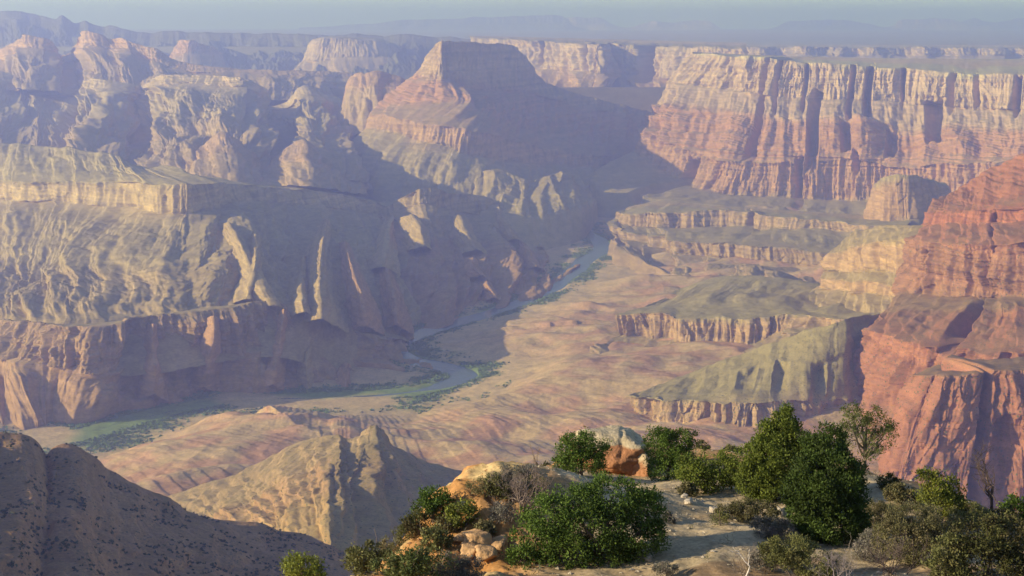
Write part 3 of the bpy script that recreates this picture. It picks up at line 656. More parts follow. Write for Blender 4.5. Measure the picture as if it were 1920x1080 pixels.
# second dark ridge right of it
rows = [[(690, 400, 9.1), (738, 384, 9.0), (790, 353, 8.9), (856, 362, 9.15), (920, 370, 9.45), (985, 400, 9.65), (1040, 438, 9.65), (1086, 466, 9.4), (1100, 476, 9.3)],
        [(690, 415, 9.0), (738, 402, 8.9), (790, 382, 8.8), (860, 396, 9.05), (920, 408, 9.35), (985, 430, 9.55), (1040, 452, 9.55), (1088, 474, 9.3), (1102, 480, 9.2)],
        [(720, 470, 8.2), (770, 470, 8.1), (820, 452, 8.2), (880, 452, 8.5), (940, 455, 8.8), (1000, 465, 9.0), (1050, 478, 9.0), (1090, 486, 8.9), (1100, 488, 8.8)],
        [(735, 642, 6.36), (775, 634, 6.46), (815, 614, 6.66), (865, 598, 6.86), (925, 580, 7.08), (995, 553, 7.46), (1045, 524, 7.92), (1078, 500, 8.35), (1092, 488, 8.6)]]
SR_ = sheet("ridge", rows, [band(30, 50, 200, np.array((0.36, 0.27, 0.17)), 'cliff'), band(60, 90, 280, np.array((0.34, 0.25, 0.155)), led=6), band(90, 100, 330, np.array((0.34, 0.20, 0.135)))], M_ROCK,
      "dark ridge falling to the river right of the mesa, with a few sunlit facets", 91, back=(700, 350), scrub=0.3, lower=60, big=90, biglam=600,
      notches=[])

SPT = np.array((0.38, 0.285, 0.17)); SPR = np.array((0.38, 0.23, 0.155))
s_ = Surf(LM_)
for k, (tp_, bt_, w0, w1, ou, c_, lb) in enumerate([((424, 416), (518, 572), 9, 44, 0.16, SPT, "long sunlit spur slanting down the mesa's dark flank"), ((612, 410), (598, 598), 6, 52, 0.42, SPT, "pointed cone standing out of the mesa's dark flank"),
        ((652, 452), (684, 612), 9, 36, 0.36, SPR, "reddish spur right of the pointed cone"), ((478, 438), (470, 560), 7, 28, 0.2, SPT, "short spur beside the long sunlit one"), ((566, 478), (572, 585), 7, 34, 0.24, SPT, "small spur left of the pointed cone"),
        ((742, 398), (712, 500), 9, 34, 0.34, SPT, "tan spur at the right end of the mesa's flank"), ((728, 500), (742, 610), 9, 34, 0.26, SPR, "low reddish spur above the river's left bank")]):
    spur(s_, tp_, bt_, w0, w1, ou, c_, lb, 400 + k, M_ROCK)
s_ = Surf(LB_)
for k, (tp_, bt_, w0, w1, ou, c_, lb) in enumerate([((292, 606), (286, 740), 9, 34, 0.13, SPR, "left buttress of the lower bench, catching sun"), ((404, 592), (384, 725), 11, 34, 0.13, SPR, "middle buttress of the lower bench, catching sun"),
        ((528, 580), (516, 722), 7, 22, 0.10, SPR, "narrow right buttress of the lower bench"), ((582, 640), (578, 735), 5, 18, 0.07, SPT, "thin pale rib at the right of the lower bench"), ((655, 680), (640, 735), 9, 30, 0.09, SPR, "low red knob at the foot of the lower bench")]):
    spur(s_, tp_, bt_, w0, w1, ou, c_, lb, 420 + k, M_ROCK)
s_ = Surf(SR_)
for k, (tp_, bt_, w0, w1, ou, c_, lb) in enumerate([((772, 402), (800, 462), 16, 30, 0.30, SPT, "sunlit ribbed facet on the dark ridge by the gorge, left one"), ((856, 402), (896, 468), 16, 30, 0.28, SPT, "sunlit ribbed facet on the dark ridge by the gorge, right one"), ((938, 388), (962, 448), 14, 28, 0.26, SPT, "upper sunlit facet of the dark ridge"),
        ((990, 425), (1012, 462), 9, 18, 0.16, SPT, "small facet under the crest of the dark ridge"), ((972, 450), (1012, 500), 8, 20, 0.18, SPR, "slanting red facet above the river on the dark ridge"), ((884, 482), (900, 516), 9, 20, 0.2, SPR, "small red facet halfway down the dark ridge"), ((918, 526), (924, 558), 9, 18, 0.18, SPR, "lowest red facet of the dark ridge above the river")]):
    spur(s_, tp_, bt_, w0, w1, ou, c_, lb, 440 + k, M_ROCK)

# ---- benches on the right of the river
rows = [[(1190, 385, 10.9), (1250, 374, 10.8), (1315, 384, 10.4), (1410, 391, 10.1), (1510, 396, 10.0), (1600, 402, 9.7), (1720, 408, 9.3)],
        [(1138, 398, 10.05), (1186, 402, 9.8), (1300, 397, 9.65), (1400, 399, 9.45), (1500, 410, 9.2), (1590, 418, 8.95), (1710, 424, 8.6)],
        [(1134, 412, 10.0), (1184, 424, 9.74), (1300, 425, 9.59), (1400, 428, 9.39), (1500, 430, 9.13), (1590, 434, 8.88), (1710, 438, 8.5)],
        [(1145, 424, 9.7), (1195, 440, 9.3), (1300, 454, 8.8), (1400, 458, 8.6), (1500, 470, 8.35), (1585, 482, 8.05), (1710, 470, 7.9)],
        [(1144, 436, 9.66), (1194, 456, 9.25), (1300, 482, 8.74), (1400, 486, 8.54), (1500, 502, 8.29), (1585, 512, 7.99), (1710, 502, 7.82)],
        [(1140, 450, 9.35), (1185, 478, 8.7), (1285, 520, 8.0), (1385, 526, 7.8), (1485, 542, 7.5), (1585, 562, 7.1), (1710, 565, 7.0)]]
rows = [[(x, y, d * 0.955) for x, y, d in r] for r in rows]
sheet("rock_bench", rows, [band(30, 30, 300, GREEN), band(34, 45, 110, np.array((0.40, 0.28, 0.18)), 'cliff', led=5), band(36, 60, 260, np.array((0.30, 0.235, 0.145))), band(36, 45, 100, np.array((0.37, 0.265, 0.18)), 'cliff', led=5), band(50, 75, 260, np.array((0.31, 0.22, 0.155)))],
      M_BENCH, "stepped tan ledges below the right wall, beside the far river bend", 101, scrub=0.6, lower=80, jit=15, big=110, biglam=420, notches=[(1395, 398, 430, 9, 160)])
rows = [[(1290, 536, 7.5), (1345, 519, 7.4), (1400, 516, 7.3), (1450, 520, 7.2), (1530, 530, 7.1), (1600, 545, 6.9), (1700, 556, 6.5)],
        [(1200, 575, 6.6), (1255, 568, 6.6), (1335, 562, 6.55), (1400, 563, 6.5), (1480, 572, 6.35), (1560, 582, 6.1), (1670, 580, 5.9)],
        [(1153, 590, 6.15), (1230, 594, 6.05), (1310, 596, 5.95), (1400, 599, 5.88), (1480, 591, 5.85), (1560, 602, 5.6), (1670, 600, 5.4)],
        [(1153, 632, 6.11), (1230, 640, 6.0), (1310, 644, 5.9), (1400, 641, 5.83), (1480, 618, 5.8), (1560, 624, 5.55), (1670, 626, 5.35)],
        [(1110, 664, 5.9), (1195, 704, 5.5), (1300, 708, 5.4), (1400, 694, 5.35), (1490, 664, 5.35), (1570, 652, 5.25), (1680, 662, 5.0)]]
rows = [[(x, y, d * 0.97) for x, y, d in r] for r in rows]
sheet("rock_bench", rows, [band(34, 35, 250, np.array((0.31, 0.25, 0.145)), led=5), band(24, 10, 300, GREEN), band(46, 66, 150, np.array((0.40, 0.275, 0.19)), 'cliff', led=4), band(60, 75, 220, np.array((0.30, 0.215, 0.155)))],
      M_BENCH, "middle bench on the right with a columned pale cliff edge and olive top", 104, scrub=0.65, lower=120, jit=11, big=70, biglam=330)
rows = [[(1205, 736, 4.95), (1290, 700, 5.0), (1360, 672, 5.0), (1440, 645, 4.95), (1510, 621, 4.9), (1575, 602, 4.85), (1650, 588, 5.2), (1720, 575, 5.5)],
        [(1186, 741, 4.66), (1252, 750, 4.53), (1332, 756, 4.44), (1400, 756, 4.40), (1490, 752, 4.45), (1568, 750, 4.54), (1640, 745, 4.74), (1720, 740, 5.1)],
        [(1185, 786, 4.63), (1250, 806, 4.49), (1330, 812, 4.40), (1400, 812, 4.36), (1490, 804, 4.41), (1568, 797, 4.50), (1640, 790, 4.7), (1720, 790, 5.0)],
        [(1130, 834, 4.35), (1225, 862, 4.1), (1330, 872, 4.0), (1400, 872, 4.0), (1490, 864, 4.03), (1568, 858, 4.13), (1640, 852, 4.35), (1720, 850, 4.6)]]
sheet("rock_bench", rows, [band(90, 38, 260, np.array((0.27, 0.225, 0.125))), band(60, 52, 120, np.array((0.43, 0.30, 0.21)), 'cliff', led=4), band(50, 40, 200, np.array((0.37, 0.26, 0.17)))],
      M_NEARROCK, "nearest right bench, smooth olive hill ending in a fluted pale cliff", 107, scrub=0.85, veg_lo=0.7, veg_hi=0.88, lower=200, back=(450, 160), notches=[(1452, 680, 735, 18, 34), (1535, 682, 745, 20, 40), (1380, 690, 730, 20, 24)])

# tan lower promontory leaning against the red cliffs
rows = [[(1562, 468, 7.1), (1602, 438, 6.75), (1650, 424, 6.4), (1700, 420, 6.15), (1760, 425, 6.0)],
        [(1545, 484, 6.85), (1590, 468, 6.42), (1640, 455, 6.12), (1690, 450, 5.9), (1750, 455, 5.75)],
        [(1542, 508, 6.82), (1588, 508, 6.38), (1640, 510, 6.07), (1690, 516, 5.85), (1750, 520, 5.7)],
        [(1530, 522, 6.7), (1580, 526, 6.25), (1636, 530, 5.95), (1690, 536, 5.72), (1750, 540, 5.6)],
        [(1528, 538, 6.68), (1578, 546, 6.22), (1634, 552, 5.92), (1690, 558, 5.69), (1750, 562, 5.56)],
        [(1480, 572, 6.35), (1556, 588, 5.95), (1630, 596, 5.65), (1690, 600, 5.45), (1750, 604, 5.35)]]
sheet("rock_bench", rows, [band(26, 26, 160, TAN), band(46, 50, 100, np.array((0.44, 0.30, 0.20)), 'cliff', led=6), band(16, 20, 120, TAN), band(26, 34, 90, np.array((0.42, 0.28, 0.18)), 'cliff', led=5), band(40, 50, 180, np.array((0.35, 0.26, 0.16)))],
      M_BENCH, "broken tan ledges leaning against the left side of the red cliffs", 109, back=(500, 260), scrub=0.4, lower=120, jit=10)

# ---- red promontory on the right
rows = [[(1800, 366, 6.2), (1768, 374, 5.7), (1800, 348, 5.55), (1850, 320, 5.45), (1920, 287, 5.3), (2200, 200, 5.0)],
        [(1775, 396, 6.0), (1744, 398, 5.5), (1792, 394, 5.3), (1852, 395, 5.2), (1920, 392, 5.05), (2200, 380, 4.7)],
        [(1768, 420, 5.95), (1739, 422, 5.45), (1790, 421, 5.25), (1850, 419, 5.15), (1920, 416, 5.0), (2200, 405, 4.65)],
        [(1748, 446, 5.8), (1719, 449, 5.3), (1790, 456, 5.05), (1850, 460, 4.9), (1920, 456, 4.75), (2200, 450, 4.4)],
        [(1722, 546, 5.75), (1689, 549, 5.25), (1780, 556, 5.0), (1850, 557, 4.85), (1920, 557, 4.7), (2200, 550, 4.35)],
        [(1700, 572, 5.5), (1668, 588, 5.0), (1745, 582, 4.75), (1850, 577, 4.55), (1920, 572, 4.45), (2200, 566, 4.1)],
        [(1675, 614, 5.4), (1634, 618, 4.8), (1700, 640, 4.45), (1800, 656, 4.25), (1920, 663, 4.1), (2200, 660, 3.8)],
        [(1635, 752, 5.3), (1590, 748, 4.74), (1655, 764, 4.38), (1765, 752, 4.18), (1920, 742, 4.02), (2200, 740, 3.7)],
        [(1610, 850, 5.0), (1560, 830, 4.5), (1640, 870, 4.1), (1765, 880, 3.9), (1920, 880, 3.7), (2200, 880, 3.4)]]
REDSL = np.array((0.288, 0.132, 0.084))
sheet("red_cliff", rows, [band(60, 45, 160, REDSL, led=8), band(22, 28, 70, BRICK * 0.8, 'cliff', led=5), band(34, 40, 160, REDSL, led=8), band(85, 62, 95, np.array((0.336, 0.180, 0.120)), 'cliff', led=9), band(30, 25, 160, np.array((0.264, 0.164, 0.096))), band(50, 50, 180, REDSL, led=8), band(100, 66, 105, np.array((0.352, 0.164, 0.108)), 'cliff', led=9), band(60, 40, 160, np.array((0.336, 0.168, 0.104)))],
      M_NEARROCK, "tiered brick red cliffs at the right edge of the view", 111, back=(600, 250), scrub=0.4, scrub_col=OLIVE, notches=[(1705, 470, 556, 10, 110), (1870, 400, 470, 9, 90), (1830, 560, 660, 14, 130)])
rows = [[(1745, 690, 4.2), (1775, 682, 4.0), (1850, 673, 4.0), (1925, 669, 4.0), (2150, 662, 4.1)],
        [(1728, 700, 3.9), (1742, 706, 3.6), (1835, 700, 3.58), (1922, 694, 3.6), (2150, 690, 3.6)],
        [(1700, 800, 3.85), (1702, 800, 3.53), (1815, 800, 3.50), (1920, 800, 3.52), (2150, 800, 3.52)],
        [(1680, 930, 3.8), (1668, 940, 3.42), (1795, 950, 3.38), (1920, 960, 3.4), (2150, 970, 3.4)]]
sheet("red_cliff", rows, [band(16, 10, 160, np.array((0.264, 0.160, 0.096))), band(75, 60, 70, np.array((0.336, 0.156, 0.112)), 'cliff', led=7), band(95, 62, 70, np.array((0.320, 0.148, 0.108)), 'cliff', led=5)],
      M_NEARROCK, "lower red cliff face behind the dead tree on the right", 115, scrub=0.4, scrub_col=OLIVE, lower=200, back=(400, 120), notches=[(1838, 690, 960, 13, 170)])

# ---- pyramid hill below the outcrop
rows = [[(220, 985, 3.7), (330, 925, 3.6), (440, 890, 3.5), (540, 838, 3.42), (620, 815, 3.3), (664, 822, 3.25), (703, 798, 3.2), (742, 838, 3.3), (805, 868, 3.36), (905, 893, 3.4), (1050, 945, 3.4)],
        [(270, 1010, 3.2), (370, 970, 3.1), (460, 940, 3.0), (545, 900, 2.9), (612, 868, 2.82), (655, 862, 2.88), (700, 850, 2.98), (755, 876, 3.06), (820, 895, 3.12), (915, 912, 3.15), (1060, 960, 3.15)],
        [(320, 1050, 2.8), (420, 1010, 2.7), (500, 985, 2.6), (560, 955, 2.5), (616, 925, 2.45), (660, 918, 2.55), (720, 918, 2.68), (780, 930, 2.76), (850, 940, 2.82), (940, 950, 2.85), (1070, 990, 2.9)],
        [(350, 1120, 2.4), (450, 1090, 2.3), (520, 1070, 2.2), (580, 1050, 2.1), (625, 1030, 2.05), (690, 1030, 2.2), (760, 1030, 2.35), (820, 1035, 2.42), (880, 1040, 2.5), (960, 1050, 2.55), (1080, 1080, 2.6)]]
sheet("hill", rows, [band(60, 26, 150, np.array((0.30, 0.215, 0.14)), led=5), band(60, 36, 130, np.array((0.32, 0.205, 0.135)), led=8), band(70, 30, 130, np.array((0.33, 0.225, 0.13)))], M_NEARROCK,
      "pyramid shaped tan hill at lower centre, dark on its right side", 121, back=(400, 160), scrub=0.5, lower=150)

# ---- dark slope in the lower left
sil = [(-200, 790), (-60, 803), (0, 812), (45, 816), (70, 832), (84, 851), (100, 838), (126, 836), (165, 850), (205, 878), (250, 906), (310, 932), (370, 966), (440, 977), (520, 991), (600, 1011), (650, 1040), (720, 1085), (800, 1130)]
def dd(x): return 1.72 + 0.00047 * x
r0 = [(x, y, dd(x)) for x, y in sil]
r1 = [(x, y + 0.42 * (1160 - y), dd(x) - 0.33 + 0.00010 * x) for x, y in sil]
r2 = [(x, 1170, dd(x) - 0.72 + 0.0002 * x) for x, y in sil]
HS = sheet("hillside", [r0, r1, r2], [band(150, 24, 120, np.array((0.33, 0.20, 0.145)), led=2, rough=5.0), band(190, 24, 120, np.array((0.34, 0.195, 0.135)), led=2, rough=5.0)],
      rock_material("slope_rock", 14, 3.5, 0.3, bump=1.6, bump_scale=6.0, speck=0.75, speck_scale=6.0, speck_col=(0.10, 0.085, 0.05)),
      "dark shaded hillside dotted with scrub in the lower left corner", 131, back=(250, 300), scrub=0.35, scrub_col=np.array((0.12, 0.115, 0.06)), lower=200, step=1.0)

rs = np.random.RandomState(9); hv = np.empty(len(HS.data.vertices) * 3, np.float32); HS.data.vertices.foreach_get("co", hv); hv = hv.reshape(-1, 3)
hv = hv[rs.choice(len(hv), 5200, replace=False)]; hv = hv[(n2(hv[:, 0] / 60, hv[:, 1] / 60, 560) + 0.5 * rs.rand(len(hv))) > 0.42]
q = hv[:, None] + rs.normal(size=(len(hv), 12, 3)) * np.array((0.8, 0.8, 0.5)) * (0.6 + 0.9 * rs.rand(len(hv), 1, 1)) + np.array((0, 0, 0.6))
e1 = rs.normal(size=q.shape) * 0.75; e2 = rs.normal(size=q.shape) * 0.75
v = np.stack([q - e1, q + e2, q + e1, q - e2], 2).reshape(-1, 3)
ms = bpy.data.materials.new("scrub_green"); t_, N, L = nodes_of(ms); N["Principled BSDF"].inputs["Base Color"].default_value = (0.055, 0.06, 0.028, 1); N["Principled BSDF"].inputs["Roughness"].default_value = 0.9
o = np_mesh("scrub", v, np.arange(len(v)).reshape(-1, 4), ms, None, False); tag(o, "low dark scrub scattered over the shaded hillside", kind='stuff')
# ------------------------------------------------------------------ the near outcrop
GP = [(1200, 1085, 38), (1300, 1000, 42.5), (1360, 940, 48), (1330, 970, 45), (1400, 1010, 41.5), (1300, 900, 54.5), (1250, 866, 63), (1390, 856, 66), (1450, 890, 60), (1560, 900, 58),
      (1000, 1085, 37), (900, 1045, 41), (800, 1075, 39.5), (720, 1075, 40), (745, 1015, 45), (820, 965, 50), (900, 928, 54), (955, 928, 54), (1040, 886, 60), (960, 912, 60), (1040, 884, 65), (900, 940, 60), (930, 930, 57), (1000, 900, 57), (1000, 930, 52.5), (1150, 930, 53), (1120, 884, 60), (1130, 850, 66),
      (1500, 1000, 43.5), (1600, 1085, 37), (1700, 1000, 44), (1680, 905, 57), (1630, 886, 61), (1800, 945, 52), (1920, 985, 47), (1920, 1085, 36), (2100, 1090, 36), (620, 1092, 39), (550, 1100, 39), (1200, 1300, 25), (900, 1300, 25), (1700, 1300, 25)]
_p = np.array(GP, float); G3 = W(_p[:, 0], _p[:, 1], _p[:, 2])
DROP = [(440, 1130, 39, 9), (560, 1060, 47, 11), (680, 1000, 56, 13), (780, 940, 62, 14), (880, 890, 68, 14), (1000, 850, 76, 14), (1120, 820, 84, 14), (1300, 830, 84, 11), (1450, 840, 84, 13), (1600, 850, 78, 14), (1720, 880, 70, 13), (1850, 930, 64, 12), (1990, 960, 60, 12), (2150, 1000, 56, 14)]
_d = np.array(DROP, float); D3 = W(_d[:, 0], _d[:, 1], _d[:, 2]); D3[:, 2] -= _d[:, 3]
_c = np.concatenate([G3, D3]); _gz = tps_fit(_c[:, :2] * 50.0, _c[:, 2], 0.0006)
def ground0(x, y): return _gz(np.asarray(x, float) * 50.0, np.asarray(y, float) * 50.0)
_e2 = np.stack([px_of(_c), py_of(_c)], 1)
def gdetail(x, y):
    z = 0.22 * fbm2(x / 4.0, y / 4.0, 501, 4) + 0.07 * fbm2(x / 0.9, y / 0.9, 505, 3)
    lf = 1 - smooth(-1.5, 2.5, x + 0.02 * (y - 45))                       # eroded soil bank on the left
    z = z + lf * (0.50 * rid2((x * .8 + y * .5) / 2.6, (y * .8 - x * .5) / 4.5, 510, 5, 0.62) - 0.2 + 0.16 * np.round(3 * n2(x / 1.1, y / 1.1, 515)) / 3)
    return z
def ground(x, y): return ground0(x, y) + gdetail(np.asarray(x, float), np.asarray(y, float))
def hit(px, py, d=None):
    """where the sight line through a photo pixel meets the outcrop"""
    ds = np.linspace(30, 72, 600) if d is None else np.array([d])
    P = W(np.full(len(ds), px), np.full(len(ds), py), ds)
    if d is None:
        g = ground(P[:, 0], P[:, 1]); k = np.argmax(P[:, 2] < g) if (P[:, 2] < g).any() else np.argmin(np.abs(P[:, 2] - g))
        p = P[k]
    else: p = P[0]
    return np.array([p[0], p[1], float(ground(p[0:1], p[1:2])[0])])

gx = np.linspace(-26, 34, 620); gy = np.concatenate([np.linspace(18, 34, 50, endpoint=False), np.linspace(34, 68, 420, endpoint=False), np.linspace(68, 90, 70)])[::-1]
X_, Y_ = np.meshgrid(gx, gy)
Zg = ground(X_, Y_)
PALEG = np.array((0.43, 0.33, 0.20)); ORANGE = np.array((0.40, 0.20, 0.07)); SOIL = np.array((0.23, 0.145, 0.08))
lf = 1 - smooth(-1.0, 3.2, X_ + 0.03 * (Y_ - 45) + 1.5 * fbm2(X_ / 3, Y_ / 3, 520, 3))
back = smooth(58, 63, Y_ + 1.5 * n2(X_ / 3, Y_ / 3, 521)); rt = smooth(13, 16, X_)
c_ = PALEG * (1 + 0.22 * fbm2(X_ / 2.2, Y_ / 2.2, 522, 4))[..., None]
c_ = c_ + (SOIL - c_) * (np.clip(rt + 0.8 * smooth(0.15, 0.5, fbm2(X_ / 5, Y_ / 5, 523, 3)), 0, 1))[..., None]
c_ = c_ + (ORANGE - c_) * np.clip(lf + 0.7 * back, 0, 1)[..., None]
c_ = c_ + (np.array((0.50, 0.36, 0.17)) - c_) * (lf * smooth(0.1, 0.5, fbm2(X_ / 3, Y_ / 3, 524, 3)))[..., None]
m_ground = rock_material("outcrop_soil", 0.9, 0.12, 0.42, bump=0.05, bump_scale=0.35, speck=0.35, speck_scale=0.22, speck_col=(0.16, 0.12, 0.075), zs=1.0)
o = np_mesh("outcrop", np.stack([X_, Y_, Zg], -1).reshape(-1, 3), grid_faces(*Zg.shape), m_ground, np.clip(c_, .01, .9).reshape(-1, 3))
tag(o, "near rocky outcrop, pale gravel on top and orange eroded soil on its left", kind='structure')

def attr_mat(name, rough=0.8, vary=0.0, sc=1.0, bump=0.0, bsc=0.1, transl=0.0):
    m = bpy.data.materials.new(name); t, N, L = nodes_of(m)
    b = N["Principled BSDF"]; b.inputs["Roughness"].default_value = rough; b.inputs["Specular IOR Level"].default_value = 0.15
    at = N.new("ShaderNodeVertexColor"); at.layer_name = "rock"; out = at.outputs[0]
    g = N.new("ShaderNodeTexCoord")
    if vary:
        n = N.new("ShaderNodeTexNoise"); n.inputs["Scale"].default_value = 1 / sc; n.inputs["Detail"].default_value = 5; L.new(g.outputs["Object"], n.inputs["Vector"])
        mr = N.new("ShaderNodeMapRange"); mr.inputs[1].default_value = 0.3; mr.inputs[2].default_value = 0.7; mr.inputs[3].default_value = 1 - vary; mr.inputs[4].default_value = 1 + vary
        L.new(n.outputs[0], mr.inputs[0]); mu = N.new("ShaderNodeVectorMath"); mu.operation = 'SCALE'; L.new(out, mu.inputs[0]); L.new(mr.outputs[0], mu.inputs["Scale"]); out = mu.outputs[0]
    L.new(out, b.inputs["Base Color"])
    if bump:
        n = N.new("ShaderNodeTexNoise"); n.inputs["Scale"].default_value = 1 / bsc; n.inputs["Detail"].default_value = 6; L.new(g.outputs["Object"], n.inputs["Vector"])
        bm = N.new("ShaderNodeBump"); bm.inputs["Distance"].default_value = bump; L.new(n.outputs[0], bm.inputs["Height"]); L.new(bm.outputs[0], b.inputs["Normal"])
    if transl:
        tr = N.new("ShaderNodeBsdfTranslucent"); L.new(out, tr.inputs[0]); mx = N.new("ShaderNodeMixShader"); mx.inputs[0].default_value = transl
        L.new(b.outputs[0], mx.inputs[1]); L.new(tr.outputs[0], mx.inputs[2]); L.new(mx.outputs[0], N["Material Output"].inputs[0])
    return m
M_LEAF = attr_mat("foliage", 0.7, transl=0.25)
M_BARK = attr_mat("bark", 0.9, 0.3, 0.08)
M_STONE = attr_mat("stone", 0.95, 0.3, 0.25, 0.05, 0.12)

# ---- tubes and leaves
class Tubes:
    def __init__(s): s.v = []; s.f = []; s.c = []; s.n = 0
    def add(s, pts, r0, r1, col, k=5):
        pts = np.asarray(pts, float); m = len(pts)
        t = np.gradient(pts, axis=0); t /= np.linalg.norm(t, axis=1, keepdims=True) + 1e-9
        a = np.cross(t, np.array((0.31, 0.52, 0.79))); a /= np.linalg.norm(a, axis=1, keepdims=True) + 1e-9
        b = np.cross(t, a); th = np.arange(k) / k * 2 * np.pi
        rr = np.linspace(r0, r1, m)[:, None, None]
        v = pts[:, None] + rr * (np.cos(th)[None, :, None] * a[:, None] + np.sin(th)[None, :, None] * b[:, None])
        i, j = np.meshgrid(np.arange(m - 1), np.arange(k), indexing='ij'); j2 = (j + 1) % k
        f = np.stack([i * k + j, i * k + j2, (i + 1) * k + j2, (i + 1) * k + j], -1).reshape(-1, 4) + s.n
        s.v.append(v.reshape(-1, 3)); s.f.append(f); s.n += m * k
        s.c.append(np.tile(np.asarray(col, float), (m * k, 1)))
    def build(s, name, mat, parent=None):
        return np_mesh(name, np.concatenate(s.v), np.concatenate(s.f), mat, np.concatenate(s.c), True, parent)

def bend(p, q, rs, amt, m=6):
    t = np.linspace(0, 1, m)[:, None]; L = np.linalg.norm(np.asarray(q) - p)
    w_ = np.sin(t * np.pi) * rs.normal(size=3) * amt * L + np.sin(t * 2 * np.pi) * rs.normal(size=3) * amt * 0.5 * L
    return np.asarray(p) * (1 - t) + np.asarray(q) * t + w_

def leaves(clumps, per, size, rs, cols, aspect=0.55, up=0.3):
    """many small leaf faces spread through clump volumes; clumps (n,4) xyz r"""
    n = len(clumps); c = np.repeat(clumps, per, axis=0)
    d = rs.normal(size=(len(c), 3)); d /= np.linalg.norm(d, axis=1, keepdims=True)
    rad = c[:, 3] * (0.35 + 0.72 * rs.rand(len(c)) ** 0.6) * (1 + 0.25 * rs.normal(size=len(c)).clip(-1.5, 1.5))
    p = c[:, :3] + d * rad[:, None] * np.array((1, 1, 0.85))
    ax = d + 0.8 * rs.normal(size=d.shape) + np.array((0, 0, up)); ax /= np.linalg.norm(ax, axis=1, keepdims=True)
    sd_ = np.cross(ax, rs.normal(size=d.shape)); sd_ /= np.linalg.norm(sd_, axis=1, keepdims=True) + 1e-9
    s = size * (0.6 + 0.8 * rs.rand(len(c)))[:, None]
    a = p - ax * s * 0.5; b = p + sd_ * s * aspect * 0.5; e = p + ax * s * 0.6; f = p - sd_ * s * aspect * 0.5
    v = np.stack([a, b, e, f], 1).reshape(-1, 3)
    faces = np.arange(len(v)).reshape(-1, 4)
    cc = np.array(cols); pick = rs.randint(0, len(cc), n)
    col = np.repeat(cc[pick], per, axis=0) * (0.65 + 0.7 * rs.rand(len(c), 1))
    return v, faces, np.repeat(col, 4, axis=0)

JUN = [(0.084, 0.132, 0.022), (0.100, 0.150, 0.026), (0.073, 0.112, 0.022)]
JUNY = [(0.144, 0.171, 0.026), (0.128, 0.157, 0.028), (0.103, 0.131, 0.023)]
DARKJ = [(0.058, 0.089, 0.017), (0.073, 0.108, 0.022), (0.052, 0.074, 0.017)]
LIME = [(0.196, 0.206, 0.030), (0.162, 0.181, 0.030), (0.142, 0.156, 0.035)]
PINE = [(0.113, 0.140, 0.039), (0.091, 0.119, 0.034), (0.151, 0.161, 0.056)]
SAGE = [(0.167, 0.150, 0.068), (0.140, 0.132, 0.058), (0.189, 0.160, 0.080)]
SAGEG = [(0.149, 0.149, 0.051), (0.130, 0.132, 0.046), (0.174, 0.161, 0.064)]
GREYS = [(0.19, 0.175, 0.14), (0.16, 0.15, 0.115), (0.22, 0.19, 0.16)]
DKSH = [(0.071, 0.074, 0.023), (0.091, 0.090, 0.031), (0.078, 0.066, 0.029)]
BARK = (0.16, 0.12, 0.09); GREYW = (0.27, 0.22, 0.19)

def place(base, d=None):
    p = hit(base[0], base[1], d)
    return p, p[1] / F * 1.02                                       # base point, metres per photo pixel there

